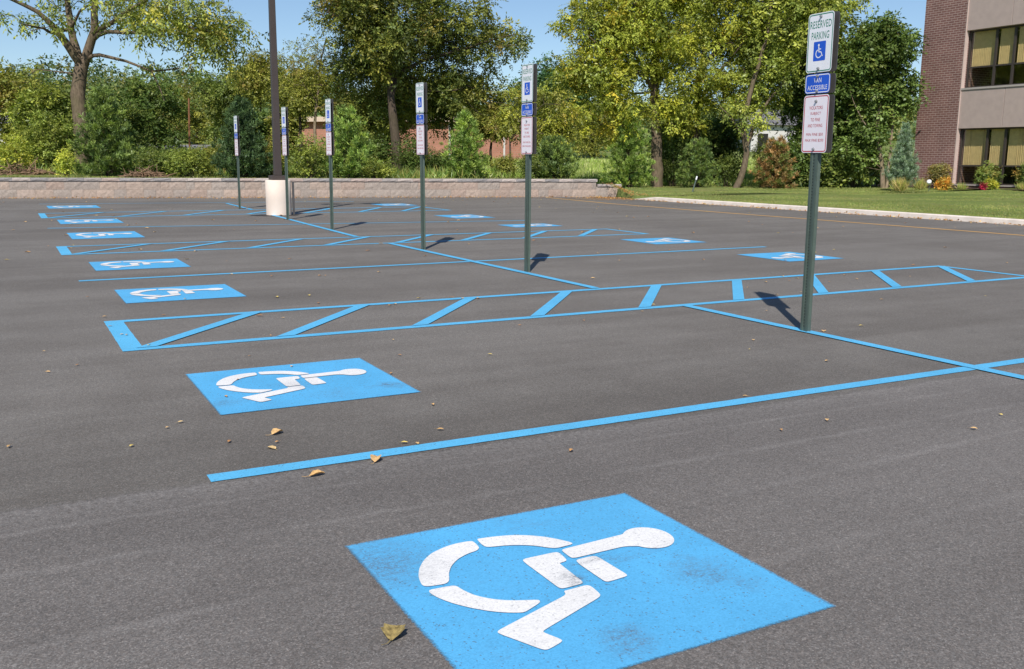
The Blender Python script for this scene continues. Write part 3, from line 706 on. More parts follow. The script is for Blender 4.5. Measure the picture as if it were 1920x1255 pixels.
def house(u, v, dep, w, h, rz, label):
    q = PT(u, v, dep); z0 = gz(q[0], q[1]) - .2; zt = h
    root = empty('house', (q[0], q[1], z0), rz); tag(root, label, 'house')
    zt = q[2] - z0 + h
    mb = MB(); mb.box(-w / 2, w / 2, 0, 7, 0, zt); mb.build('wall', M['siding'], root)
    mb = MB(); mb.add([(-w / 2 - .4, -.5, zt + .02), (w / 2 + .4, -.5, zt + .02), (w / 2 + .4, 3.5, zt + 1.7), (-w / 2 - .4, 3.5, zt + 1.7), (w / 2 + .4, 7.5, zt + .02), (-w / 2 - .4, 7.5, zt + .02)], [(0, 1, 2, 3), (3, 2, 4, 5), (1, 4, 2), (0, 3, 5), (0, 5, 4, 1)]); mb.build('roof', M['roof'], root)
    for x in ((-w * .25,) if w < 6 else (-w * .3, 0.0, w * .3)):
        mb = MB(); mb.box(x - .5, x + .5, -.05, -.002, zt - 2.3, zt - .8); f = mb.build('window', M['inside'], root)
house(1452, 262, 92, 4.6, 1.35, -.45, 'white sided house with a grey roof glimpsed between trees at right')
house(-14, 262, 74, 8, 1.1, -.45, 'white house at the left edge behind the yellow shrubs')

# far road strip and poles on the slope behind the left shrubs
mb = MB(); L = [PT(250, 272, 62), PT(470, 270, 66), PT(470, 256, 76), PT(250, 259, 72)]
mb.add([(q[0], q[1], gz(q[0], q[1]) + .05) for q in L], [(0, 1, 2, 3)]); tag(mb.build('road', M['road']), kind='structure')
def pole(u, v0, v1, dep, r, mat, name, label, cat, lean=0):
    q = PT(u, v0, dep); t = PT(u + lean, v1, dep); g = gz(q[0], q[1]); mb = MB(); q = np.array([q[0], q[1], min(g, q[2]) - .05])
    root = mb.tube([q, (q + t) / 2, t], [r, r * .97, r * .92], 8).build(name, mat); return tag(root, label, cat)
pole(354, 262, 185, 55, .06, M['rust'], 'utility_pole', 'thin rusty orange pole among the shrubs left of the lamp', 'pole', 0)
mb = MB(); q = PT(1297.5, 368, 39.6); t = PT(1307, 331, 39.6); q[2] = gz(q[0], q[1]) - .05
d = (t - q); mb.tube([q, q + d * .5], [.032, .032], 8, 0); mb.tube([q + d * .5, q + d * .8], [.032, .032], 8, 0); mb.tube([q + d * .8, t], [.033, .033], 8, 1)
tag(mb.build('marker_stake', [M['green_post'], M['signwhite']]), 'leaning green marker stake with a white tip, in the lawn by the kerb', 'stake')

# ------------------------------------------------------------------ foliage
def nrm(a): return a / (np.linalg.norm(a, axis=-1, keepdims=True) + 1e-9)
def leaf_quads(base, d, L, W, up, rng):
    """rhombic leaves: base points, directions, lengths, widths"""
    nv = nrm(up + rng.normal(0, .45, base.shape)); w = nrm(np.cross(d, nv)); L = np.asarray(L).reshape(-1, 1); W = np.asarray(W).reshape(-1, 1)
    n = np.cross(w, d); mid = base + d * L * .48 - n * L * .06
    return np.stack([base, mid + w * W * .5, base + d * L, mid - w * W * .5], 1)
def quads_obj(name, Q, C, mat, parent=None, origin=None, gain=2.75):
    C = C * gain
    n = len(Q); co = Q.reshape(-1, 3)
    if origin is not None: co = co - np.asarray(origin)
    me = bpy.data.meshes.new(name); me.vertices.add(4 * n); me.vertices.foreach_set('co', co.astype(np.float32).ravel())
    me.loops.add(4 * n); me.loops.foreach_set('vertex_index', np.arange(4 * n, dtype=np.int32))
    me.polygons.add(n); me.polygons.foreach_set('loop_start', np.arange(0, 4 * n, 4, dtype=np.int32)); me.polygons.foreach_set('loop_total', np.full(n, 4, dtype=np.int32))
    at = me.color_attributes.new('Col', 'FLOAT_COLOR', 'POINT'); cc = np.column_stack([np.clip(C, 0, 1), np.ones(n)])
    at.data.foreach_set('color', np.repeat(cc, 4, 0).astype(np.float32).ravel()); me.materials.append(mat); me.update(); me.validate()
    return link(name, me, parent)
def pick(pal, n, rng):
    w = np.array([p[1] for p in pal], float); i = rng.choice(len(pal), n, p=w / w.sum()); return np.array([p[0] for p in pal])[i]
def spray_cloud(C, R, per, L, W, pal, rng, droop=.3, k=7, flat=.75, clump_mix=.75):
    """leafy sprays (leaflets in pairs along a shoot) filling clumps with centres C and radii R"""
    n = len(C) * per; ci = np.repeat(np.arange(len(C)), per); u = nrm(rng.normal(0, 1, (n, 3))); rr = rng.uniform(0, 1, (n, 1)) ** .45
    off = u * rr * R[ci][:, None]; off[:, 2] *= flat; pos = C[ci] + off
    ax = nrm(u * .7 + rng.normal(0, .55, (n, 3)) + np.array([0, 0, -droop]))
    side = nrm(np.cross(ax, nrm(np.array([0, 0, 1.0]) + rng.normal(0, .4, (n, 3)))))
    cc = pick(pal, len(C), rng); sc = pick(pal, n, rng); col0 = cc[ci] * clump_mix + sc * (1 - clump_mix); col0 = col0 * rng.uniform(.58, 1.36, (len(C), 1))[ci]  # random clump tones, spread wide to put light-and-shade depth into the leaf colour
    Qs, Cs = [], []
    for j in range(k):
        s = -1 if j % 2 else 1; last = j == k - 1
        b = pos + ax * (j * L * .36)
        d = nrm(ax * (.55 if not last else 1.4) + side * (s * .85 if not last else 0) + rng.normal(0, .22, (n, 3)) + np.array([0, 0, -droop * .35]))
        sz = rng.uniform(.65, 1.2, n)
        Qs.append(leaf_quads(b, d, L * sz, W * sz, u * .8 + np.array([0, 0, .75]), rng)); Cs.append(col0 * rng.uniform(.85, 1.17, (n, 1)))
    return np.concatenate(Qs), np.concatenate(Cs)
def in_blobs(blobs, n, rng, shell=.4):
    vol = np.array([b[1][0] * b[1][1] * b[1][2] * (b[2] if len(b) > 2 else 1) for b in blobs]) ** .8; i = rng.choice(len(blobs), n, p=vol / vol.sum())
    u = nrm(rng.normal(0, 1, (n, 3))); r = rng.uniform(0, 1, (n, 1)) ** shell
    return np.array([b[0] for b in blobs])[i] + u * r * np.array([b[1] for b in blobs])[i]
def grow(limbs, C, rng, tip=.011, expo=2.25, jitter=.12, rmax=.2):
    """join every clump to the nearest existing branch: returns polylines with radii"""
    nodes = []; par = []; rfix = []
    for P, r0, r1 in limbs:
        P = np.array(P, float); first = None
        seg = []
        for a, b in zip(P[:-1], P[1:]):
            m_ = max(1, int(np.linalg.norm(b - a) / .45)); seg += [a + (b - a) * t / m_ for t in range(m_)]
        seg.append(P[-1]); k = len(seg)
        if nodes:
            j = int(np.argmin(np.linalg.norm(np.array(nodes) - seg[0], axis=1)))
        else: j = -1
        for i, q in enumerate(seg):
            nodes.append(q + (rng.normal(0, .02, 3) if 0 < i < k - 1 else 0)); par.append(j); rfix.append(r0 + (r1 - r0) * (i / max(1, k - 1)) ** .8); j = len(nodes) - 1
    nl = len(nodes); N = np.array(nodes)
    trunk_h = np.percentile(N[:, 2], 30)
    dist = np.linalg.norm(C[:, None] - N[None], axis=2).min(1)
    for ci in np.argsort(dist):
        c = C[ci]; A = np.array(nodes); d = np.linalg.norm(A - c, axis=1) + np.where(A[:, 2] > c[2] + .3, .8, 0) + np.where(np.arange(len(A)) < 3, 2.0, 0)
        j = int(np.argmin(d)); a = nodes[j]; D = c - a; L = np.linalg.norm(D); m_ = max(1, int(L / .5)); bow = rng.normal(0, jitter, 3) * L; bow[2] += .10 * L
        for t in range(1, m_ + 1):
            f = t / m_; nodes.append(a + D * f + bow * math.sin(math.pi * f)); par.append(j); rfix.append(0); j = len(nodes) - 1
    n = len(nodes); kids = [[] for _ in range(n)]
    for i, p_ in enumerate(par):
        if p_ >= 0: kids[p_].append(i)
    rad_ = np.zeros(n)
    for i in range(n - 1, -1, -1):
        if rfix[i] and i < nl: rad_[i] = rfix[i]
        else: rad_[i] = min(rmax, max(tip, (sum(rad_[q] ** expo for q in kids[i] if q >= nl)) ** (1 / expo) if kids[i] else tip))
    return np.array(nodes), par, kids, rad_, nl
def branch_mesh(nodes, par, kids, rad_, sel, mb, rng, minr=.0, sides=5):
    done = set()
    for i in range(len(nodes)):
        if not sel(i) or i in done or rad_[i] < minr: continue
        p_ = par[i]; chain = [p_] if p_ >= 0 else []
        j = i
        while True:
            chain.append(j); done.add(j); nx = [q for q in kids[j] if sel(q) and q not in done]
            if not nx: break
            j = max(nx, key=lambda q: rad_[q])
            if rad_[j] < minr: break
        if len(chain) < 2: continue
        rs = [rad_[q] for q in chain]
        if p_ >= 0: rs[0] = min(rs[0], rs[1] * 1.25)
        mb.tube(nodes[chain], rs, sides if max(rs) < .06 else 9, 0, rng, .0 if max(rs) < .06 else .07)
def broad_tree(name, label, cat, limbs, blobs, nclump, rc, per, L, W, pal, seed, bark='bark', droop=.3, k=7, group=None, shell=.42, flat=.75, minr=.0, clump_mix=.75):
    """limbs: [(points, r0, r1)] first one is the trunk from the ground"""
    rng = np.random.default_rng(seed); o = np.array(limbs[0][0][0], float)
    root = empty(name, o); tag(root, label, cat, group)
    C = in_blobs(blobs, nclump, rng, shell); R = rng.uniform(rc * .65, rc * 1.3, nclump)
    nodes, par, kids, rad_, nl = grow(limbs, C, rng); N = nodes - o
    mb = MB(); branch_mesh(N, par, kids, rad_, lambda i: i < nl, mb, rng); mb.build('trunk', M[bark], root)
    mb = MB(); branch_mesh(N, par, kids, rad_, lambda i: i >= nl, mb, rng, minr, 4)
    if mb.v: mb.build('branches', M[bark], root)
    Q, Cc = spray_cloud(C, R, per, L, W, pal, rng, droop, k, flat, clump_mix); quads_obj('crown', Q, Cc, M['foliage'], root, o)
    return root
def conifer(name, label, cat, x, y, H, Rb, pal, seed, dens=1.0, needle=.17, nw=.030, power=.8, low=.04, up=.35, group=None, tip=True, bark='bark_dark'):
    rng = np.random.default_rng(seed); z0 = gz(x, y) - .03; o = np.array([x, y, z0]); root = empty(name, o); tag(root, label, cat, group)
    mb = MB(); mb.tube([(0, 0, -.1), (rng.normal(0, .02), 0, H * .5), (0, 0, H * .97)], [.02 * H, .013 * H, .006], 7, 0, rng, .05)
    T = []; A = []; z = low * H; lv = 0
    while z < H * .97:
        f = z / H; rr = Rb * (1 - f) ** power; nb = max(4, int((5 + 5 * (1 - f)) * dens)); a0 = rng.uniform(0, 6.28)
        for b in range(nb):
            an = a0 + 6.283 * b / nb + rng.normal(0, .18); ln = rr * rng.uniform(.7, 1.15) + .08; e = up + rng.normal(0, .12) + .25 * f
            d = np.array([math.cos(an) * math.cos(e), math.sin(an) * math.cos(e), math.sin(e)]); p0 = np.array([0, 0, z + rng.normal(0, .04)])
            bend = np.array([0, 0, -.10 * ln]); P = [p0, p0 + d * ln * .5 + bend, p0 + d * ln]
            mb.tube(P, [.010 + .006 * ln, .008, .004], 4)
            m_ = max(2, int(ln / .17 * dens))
            for t in np.linspace(.3, 1.0, m_):
                q = P[0] * (1 - t) ** 2 + 2 * P[1] * t * (1 - t) + P[2] * t * t
                for s in range(1): T.append(q + rng.normal(0, .03 + .03 * ln, 3)); A.append(nrm(d * .8 + np.array([0, 0, .45]) + rng.normal(0, .35, 3)))
        z += max(.10, .085 * H * (1 - .5 * f)) / dens; lv += 1
    mb.build('trunk', M[bark], root)
    T = np.array(T); A = np.array(A); m_ = 26; n = len(T) * m_; ti = np.repeat(np.arange(len(T)), m_)
    dirs = nrm(A[ti] + rng.normal(0, .62, (n, 3))); b = T[ti] + rng.normal(0, .03, (n, 3))
    col = pick(pal, len(T), rng) * rng.uniform(.7, 1.35, (len(T), 1)); Q = leaf_quads(b, dirs, needle * rng.uniform(.7, 1.25, n), nw * rng.uniform(.8, 1.3, n), np.array([0, 0, 1.0]), rng)
    quads_obj('crown', Q, col[ti] * rng.uniform(.8, 1.25, (n, 1)), M['foliage'], root); return root
def bush(name, label, cat, x, y, rx, ry, h, pal, seed, nclump=40, rc=.28, per=26, L=.08, W=.04, droop=.1, k=5, group=None, stem='bark_dark', z0=None, flat=.8, clump_mix=.6):
    rng = np.random.default_rng(seed); g = gz(x, y) if z0 is None else z0; o = np.array([x, y, g - .02]); root = empty(name, o); tag(root, label, cat, group)
    C = in_blobs([((0, 0, h * .52), (rx * .9, ry * .9, h * .46))], nclump, rng, .45); R = rng.uniform(rc * .6, rc * 1.3, nclump)
    C[:, 2] = np.maximum(C[:, 2], .12 * h)
    mb = MB()
    for c in C[::2]:
        b = np.array([c[0] * .18 + rng.normal(0, .04), c[1] * .18 + rng.normal(0, .04), -.05]); mid = (b + c) / 2 + np.array([c[0], c[1], 0]) * -.12 + rng.normal(0, .04, 3)
        mb.tube([b, mid, c], [.016, .012, .006], 4)
    mb.build('stems', M[stem], root)
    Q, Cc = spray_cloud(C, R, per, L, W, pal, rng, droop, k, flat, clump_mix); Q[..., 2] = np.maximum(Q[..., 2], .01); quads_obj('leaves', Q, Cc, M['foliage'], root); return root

YG = [((.180, .178, .022), 3), ((.135, .150, .022), 3), ((.082, .102, .018), 3.2), ((.26, .20, .025), .5)]
OLIVE = [((.105, .108, .020), 3), ((.078, .088, .018), 3), ((.145, .135, .026), 1.5), ((.13, .095, .03), .4)]
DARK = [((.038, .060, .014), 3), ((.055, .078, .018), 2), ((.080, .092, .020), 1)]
MID = [((.066, .085, .018), 3), ((.092, .105, .022), 2), ((.046, .066, .017), 2)]
BRIGHT = [((.098, .120, .022), 3), ((.14, .15, .028), 2), ((.066, .086, .018), 2.4)]
YELLOW = [((.24, .23, .034), 3), ((.17, .19, .030), 2.5), ((.10, .13, .024), 2)]
PINE = [((.125, .170, .040), 3), ((.095, .135, .036), 3), ((.155, .19, .045), 1.5)]
PINE_D = [((.034, .056, .024), 3), ((.046, .072, .028), 2)]
PINE_M = [((.080, .110, .030), 3), ((.105, .135, .034), 2), ((.055, .080, .028), 2)]
BROWN = [((.19, .115, .05), 3), ((.13, .09, .04), 2), ((.085, .10, .03), 2.5)]
BLUEG = [((.115, .155, .105), 3), ((.095, .13, .085), 2), ((.15, .185, .13), 1)]
RUSSET = [((.13, .105, .035), 3), ((.10, .10, .03), 3), ((.19, .13, .04), 1)]

def px_blob(u, v, dep, ru, rv, rd=None, wt=1.0):
    s = dep / FPX; return (PT(u, v, dep), (ru * s, (rd if rd else ru) * s, rv * s), wt)
def limb(dep, pts, r0, r1, d1=None):
    out = []
    for i, (u, v) in enumerate(pts):
        f = i / max(1, len(pts) - 1); out.append(PT(u, v, dep + ((d1 - dep) * f if d1 else 0)))
    return (out, r0, r1)
def rooted(l):
    P = l[0]; P[0] = np.array([P[0][0], P[0][1], gz(P[0][0], P[0][1]) - .12]); return l
def at(u, dep):
    q = PT(u, 300, dep); return q[0], q[1]

# --- the big spreading tree at left
D = 42
broad_tree('ash_tree', 'large spreading tree with forked limbs and sparse drooping leaves, at left', 'tree',
    [rooted(limb(D, [(152, 290), (152, 235), (147, 180), (150, 140), (154, 122)], .36, .29)),
     limb(D, [(154, 124), (140, 105), (122, 78), (108, 60), (92, 42), (70, 22), (45, 10), (10, -6)], .22, .06, D - 2),
     limb(D, [(150, 122), (140, 92), (134, 55), (130, 25), (124, -10), (118, -60), (110, -120)], .21, .05, D + 1.5),
     limb(D, [(157, 122), (165, 95), (174, 70), (178, 55), (177, 20), (180, -20), (184, -80), (190, -130)], .23, .05, D - .5),
     limb(D - .1, [(176, 62), (196, 50), (222, 32), (250, 15), (285, -4), (330, -30)], .12, .035, D - 3),
     limb(D, [(172, 78), (184, 66), (200, 61), (232, 62), (268, 62), (300, 58), (350, 52), (410, 62)], .11, .03, D - 2.5),
     limb(D, [(162, 112), (174, 106), (186, 104), (208, 108), (236, 114), (262, 124), (283, 132), (310, 131), (336, 128)], .10, .03, D - 1.5),
     limb(D - 1.3, [(283, 132), (292, 148), (302, 170), (308, 190)], .045, .012, D - 2),
     limb(D, [(140, 40), (150, 22), (166, 12), (176, 4)], .07, .03, D + 1),
     limb(D, [(96, 62), (80, 52), (60, 48), (38, 44)], .07, .02, D - 3),
     limb(D, [(148, 144), (128, 138), (100, 134), (70, 132), (52, 142)], .05, .015, D - 1)],
    [px_blob(355, 40, D - 3, 120, 55, 110, 2.0), px_blob(285, 12, D - 2, 120, 40, 120, 1.6), px_blob(410, 65, D - 2, 70, 60, 70, 2.0), px_blob(300, 70, D - 3, 70, 30, 60, .9), px_blob(240, 25, D + 3, 70, 40, 90, .9),
     px_blob(70, 25, D - 2, 75, 40, 90, .9), px_blob(60, 75, D - 3, 36, 26, 50, .5), px_blob(130, 10, D + 2, 50, 30, 90, .8), px_blob(270, 118, D - 2, 40, 28, 40, .35),
     px_blob(400, 110, D - 2, 60, 22, 50, .5), px_blob(200, -100, D, 280, 90, 240, 1.0), px_blob(-10, 20, D - 1, 40, 40, 60, .4)],
    250, .56, 9, .21, .08, [((.145, .155, .028), 3), ((.105, .125, .024), 3), ((.24, .20, .035), 1.0), ((.07, .09, .022), 2)], 11, 'bark', droop=.75, k=9, shell=.5, clump_mix=.5)

# --- dark tree in the middle with a loose brownish right side
D = 43
broad_tree('oak_tree', 'big dark leafy tree in the middle, left of the sky gap, with brownish right side', 'tree',
    [rooted(limb(D, [(745, 328), (742, 280), (738, 225), (732, 180), (734, 130), (736, 80), (730, 20), (735, -60)], .26, .07)),
     limb(D, [(736, 170), (752, 120), (775, 70), (800, 10), (815, -60)], .14, .04, D + 1.5), limb(D, [(734, 150), (700, 100), (660, 60), (620, 20)], .12, .03, D + 2),
     limb(D, [(740, 140), (800, 110), (860, 95), (920, 75), (965, 65)], .09, .02, D - .5), limb(D, [(732, 120), (690, 70), (640, 35), (590, 10)], .08, .02, D - 1)],
    [px_blob(735, 70, D, 110, 90, 110, 1.5), px_blob(720, -30, D, 150, 70, 150, 1.0), px_blob(850, 40, D, 90, 70, 90, .9), px_blob(650, 25, D, 85, 45, 90, 1.1), px_blob(910, 75, D + 1, 75, 55, 70, .8), px_blob(960, 60, D + 1, 40, 28, 40, .4),
     px_blob(800, 150, D + 2, 110, 60, 80, 1.0), px_blob(870, 170, D + 1, 80, 50, 60, .7), px_blob(680, 140, D + 2, 70, 60, 80, .8), px_blob(590, 20, D, 35, 18, 40, .3), px_blob(760, 210, D + 2.5, 120, 45, 60, 1.0), px_blob(900, 200, D + 1.5, 60, 40, 50, .6)],
    620, .58, 20, .17, .08, OLIVE + [((.045, .060, .015), 6)], 12, 'bark_dark', droop=.3, k=7)
broad_tree('slender_tree', 'thin loose olive tree just right of the brown lamp post', 'tree',
    [rooted(limb(46, [(592, 320), (590, 240), (596, 180), (600, 120), (612, 70)], .10, .03)), limb(46, [(594, 190), (570, 160), (552, 130)], .04, .012), limb(46, [(596, 170), (625, 140), (650, 120)], .04, .012)],
    [px_blob(600, 120, 46, 55, 50, 60, 1), px_blob(565, 165, 46, 40, 40, 50, .8), px_blob(640, 170, 46.5, 50, 50, 50, .9), px_blob(548, 110, 46, 22, 30, 30, .4)],
    120, .55, 14, .12, .05, OLIVE, 13, 'bark_pale', droop=.35)

# --- yellow-green trees right of the gap
D = 46
broad_tree('walnut_tree', 'large yellow-green tree with a straight pale trunk in the lawn right of the wall', 'tree',
    [rooted(limb(D, [(1231, 349), (1231, 300), (1232, 250), (1228, 205), (1226, 170), (1230, 120), (1236, 60), (1240, 0), (1244, -70)], .32, .08)),
     limb(D, [(1228, 178), (1214, 150), (1196, 138), (1170, 120), (1130, 95), (1095, 60)], .11, .025, D - 2), limb(D, [(1230, 130), (1215, 90), (1190, 40), (1170, -20)], .12, .03, D - 1),
     limb(D, [(1229, 160), (1262, 120), (1290, 80), (1320, 40)], .11, .03, D + 2), limb(D, [(1226, 172), (1190, 175), (1150, 170), (1110, 180)], .07, .02, D - 1)],
    [px_blob(1190, 60, D - .5, 115, 85, 110, 1.4), px_blob(1200, -60, D, 150, 80, 150, 1.0), px_blob(1110, 30, D - 1, 70, 45, 70, .8), px_blob(1120, 130, D - 1, 85, 50, 80, 1.1), px_blob(1160, 190, D - 1, 90, 45, 70, 1.0), px_blob(1270, 100, D, 70, 70, 80, .9), px_blob(1255, 200, D - 1, 60, 40, 50, .6), px_blob(1065, 40, D - 1, 30, 40, 40, .3), px_blob(1150, 235, D - 1, 70, 25, 50, .6), px_blob(1075, 150, D, 30, 50, 40, .4)],
    600, .56, 21, .175, .075, YG, 14, 'bark', droop=.6, k=7, shell=.48)
broad_tree('walnut_tree', 'yellow-green tree with a dark trunk standing behind the shrubs, right of the pale trunk', 'tree',
    [rooted(limb(D + 2, [(1305, 335), (1305, 280), (1304, 220), (1310, 150), (1322, 90), (1335, 20), (1345, -60)], .30, .07)),
     limb(D + 2, [(1306, 210), (1330, 160), (1370, 110), (1400, 70)], .12, .03, D), limb(D + 2, [(1312, 140), (1345, 90), (1395, 40), (1430, 10)], .12, .03), limb(D + 2, [(1304, 230), (1280, 190), (1262, 170)], .07, .02)],
    [px_blob(1340, 50, D + 2, 100, 80, 110, 1.2), px_blob(1330, -60, D + 2, 130, 80, 140, .9), px_blob(1330, 160, D + 1, 70, 60, 70, .9), px_blob(1420, 80, D + 2, 80, 70, 80, .9), px_blob(1400, 170, D + 1, 60, 45, 60, .6), px_blob(1290, 225, D + 1, 45, 30, 50, .4)],
    460, .56, 21, .175, .075, YG, 15, 'bark_dark', droop=.6, k=7, shell=.48, group=None)
broad_tree('leaning_tree', 'tree with a short leaning forked trunk at the lawn edge left of the nearest sign', 'tree',
    [rooted(limb(45, [(1378, 352), (1388, 335), (1397, 312), (1400, 285), (1392, 240), (1402, 190), (1420, 130), (1440, 60), (1450, -20)], .17, .05)),
     limb(45, [(1398, 280), (1412, 240), (1440, 190), (1480, 140), (1510, 90)], .10, .025, 46), limb(45, [(1396, 260), (1370, 220), (1350, 200)], .06, .02)],
    [px_blob(1480, 30, 46, 90, 80, 100, 1.2), px_blob(1550, 10, 47, 70, 70, 80, .8), px_blob(1450, 130, 46, 70, 60, 70, .8), px_blob(1400, 210, 45, 50, 28, 40, .5), px_blob(1480, -70, 46, 110, 60, 110, .7), px_blob(1540, 100, 47, 50, 60, 60, .7)],
    360, .62, 17, .19, .088, [((.16, .17, .03), 3), ((.11, .13, .025), 3), ((.07, .09, .02), 2)], 16, 'bark', droop=.5, k=7)
# --- dark leafy trees behind the nearest sign and by the building
broad_tree('maple_tree', 'dark green maple with two thin pale trunks beside the brick building', 'tree',
    [rooted(limb(45, [(1656, 353), (1654, 320), (1650, 285), (1644, 245), (1650, 190), (1660, 120), (1670, 60)], .13, .04)), limb(45, [(1663, 352), (1666, 310), (1671, 262), (1676, 210), (1680, 150)], .085, .03),
     limb(45, [(1650, 270), (1620, 230), (1600, 190)], .05, .015), limb(45, [(1656, 320), (1640, 305), (1620, 295)], .03, .01)],
    [px_blob(1652, 90, 45, 56, 55, 70, 1.2), px_blob(1658, 170, 45.5, 50, 60, 60, 1.1), px_blob(1610, 140, 46, 60, 70, 70, 1.0), px_blob(1620, 230, 46, 55, 50, 60, .8), px_blob(1600, 290, 46, 45, 35, 50, .6), px_blob(1645, 255, 44.5, 25, 18, 30, .3), px_blob(1640, 320, 46, 45, 20, 40, .3), px_blob(1674, 60, 45, 26, 30, 40, .4)],
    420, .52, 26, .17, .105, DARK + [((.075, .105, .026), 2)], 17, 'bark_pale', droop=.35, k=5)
broad_tree('shade_tree', 'very dark bushy tree directly behind the nearest sign post', 'tree',
    [rooted(limb(49, [(1520, 345), (1518, 280), (1510, 210), (1515, 140), (1520, 60)], .22, .06)), limb(49, [(1512, 230), (1540, 180), (1560, 120)], .09, .03), limb(49, [(1512, 220), (1480, 170)], .08, .03)],
    [px_blob(1520, 160, 49, 75, 80, 80, 1.3), px_blob(1540, 260, 49, 70, 50, 70, 1.0), px_blob(1500, 60, 50, 70, 60, 80, .8), px_blob(1575, 200, 49.5, 40, 70, 60, .8), px_blob(1500, 290, 49, 50, 35, 50, .6)],
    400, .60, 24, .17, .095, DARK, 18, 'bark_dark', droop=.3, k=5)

# --- smaller trees standing between
broad_tree('young_tree', 'young drooping yellow-green tree right of the second nearest sign, behind the wall', 'tree',
    [rooted(limb(41, [(955, 333), (955, 300), (957, 262), (958, 235)], .06, .03)), limb(41, [(957, 262), (985, 225), (1020, 195)], .03, .012)],
    [px_blob(1040, 210, 42, 45, 40, 45, 1.2), px_blob(1035, 265, 42, 45, 30, 45, .8), px_blob(960, 225, 41.5, 45, 28, 40, .7), px_blob(985, 180, 43, 40, 25, 40, .6)],
    120, .46, 20, .13, .05, YG + OLIVE, 19, 'bark_dark', droop=.8, k=8)
GRP = 'trees filling the slope behind the wall'
BACK = [
 (540, 230, 57, 20, 18, OLIVE, 'loose olive tree hiding part of the brick building right of the lamp post'),
 (478, 240, 58, 26, 24, DARK, 'dark small tree behind the darkest pine and the lamp post'),
 (925, 232, 54, 26, 20, OLIVE, 'thin olive tree in front of the right end of the brick building'),
 (850, 172, 50, 60, 22, DARK, 'dark tree whose low branches hang over the neat cone-shaped pine'), # u, v, depth, ru, rv, palette, label
 (30, 175, 50, 70, 60, OLIVE, 'tall olive shrub tree at the left edge behind the spreading tree'),
 (95, 215, 48, 60, 55, BRIGHT, 'bright green shrub tree left of the spreading tree trunk'),
 (215, 225, 54, 60, 55, DARK, 'green tree right of the spreading tree trunk, behind the dark pine'),
 (300, 195, 60, 60, 42, DARK, 'rounded green tree behind the rusty pole, left dark one'),
 (370, 200, 80, 55, 45, OLIVE, 'rounded olive tree behind the rusty pole, right one'),
 (430, 180, 66, 55, 50, MID, 'green tree left of the lamp post, above the dark cone-shaped pine'),
 (495, 150, 64, 50, 45, OLIVE, 'yellowish tree directly behind the brown lamp post'),
 (565, 170, 52, 50, 35, OLIVE, 'olive tree between the lamp post and the fourth nearest sign'),
 (690, 235, 50, 60, 60, DARK, 'dark tree deep in shade left of the third nearest sign'),
 (790, 190, 52, 60, 30, DARK, 'dark low tree deep in shade behind the third nearest sign'),
 (1110, 225, 80, 55, 35, OLIVE, 'olive shrub tree behind the meadow left of the pale trunk'),
 (1270, 265, 50, 45, 60, DARK, 'dark shrub tree in shade just right of the pale trunk'),
 (1345, 260, 54, 50, 40, DARK, 'dark shrub tree behind the leaning trunk'),
 (1560, 320, 47, 50, 30, MID, 'green shrub tree low behind the nearest sign post'),
 (1500, 310, 47, 40, 34, DARK, 'dark shrub tree left of the nearest sign post near the ground'),
]
for i, (u, v, dp, ru, rv, pal, lb) in enumerate(BACK):
    x, y = at(u, dp); s = dp / FPX; zc = PT(u, v, dp)[2]; g = gz(x, y); r = random.Random(i + 70)
    tr = [np.array([x, y, g - .1]), np.array([x + r.uniform(-.2, .2), y, g + (zc - g) * .5]), np.array([x, y, zc + rv * s * .3])]
    bl = [((x, y, max(zc, g + rv * s * .5)), (ru * s, ru * s * .9, rv * s))] + [((x + r.uniform(-.7, .7) * ru * s, y + r.uniform(-.5, .5) * ru * s, zc + r.uniform(-.3, .5) * rv * s), (ru * s * .55, ru * s * .5, rv * s * .55)) for _ in range(3)]
    if zc - g > rv * s and u not in (495, 565, 790, 850, 925): bl.append(((x, y, g + (zc - g) * .4), (ru * s * .9, ru * s * .8, (zc - g) * .4)))
    broad_tree('slope_tree', lb, 'tree', [(tr, .12, .04)], bl, 120, .60, 20, .19, .10, pal, 200 + i, 'bark_dark', droop=.3, k=5, group=GRP)
GRP2 = 'dark round trees beyond the meadow'
for i, (u, v, dp, ru, rv, lb) in enumerate(((1022, 155, 112, 40, 48, 'tall dark round tree far off, left in the sky gap'), (1072, 165, 118, 28, 40, 'dark round tree far off, right in the sky gap'), (985, 190, 108, 36, 40, 'dark lower tree far off behind the second nearest sign'))):
    x, y = at(u, dp); s = dp / FPX; zc = PT(u, v, dp)[2]; g = gz(x, y)
    broad_tree('distant_tree', lb, 'tree', [([np.array([x, y, g]), np.array([x, y, zc])], .3, .1)], [((x, y, zc), (ru * s, ru * s, rv * s)), ((x, y, (zc + g) / 2), (ru * s * .8, ru * s * .8, (zc - g) * .45)), ((x + .9, y, zc - .8), (ru * s * .7, ru * s * .7, rv * s * .8))],
        150, .8, 20, .32, .20, [((.028, .058, .022), 3), ((.040, .075, .026), 2)], 260 + i, 'bark_dark', droop=.2, k=4, group=GRP2)

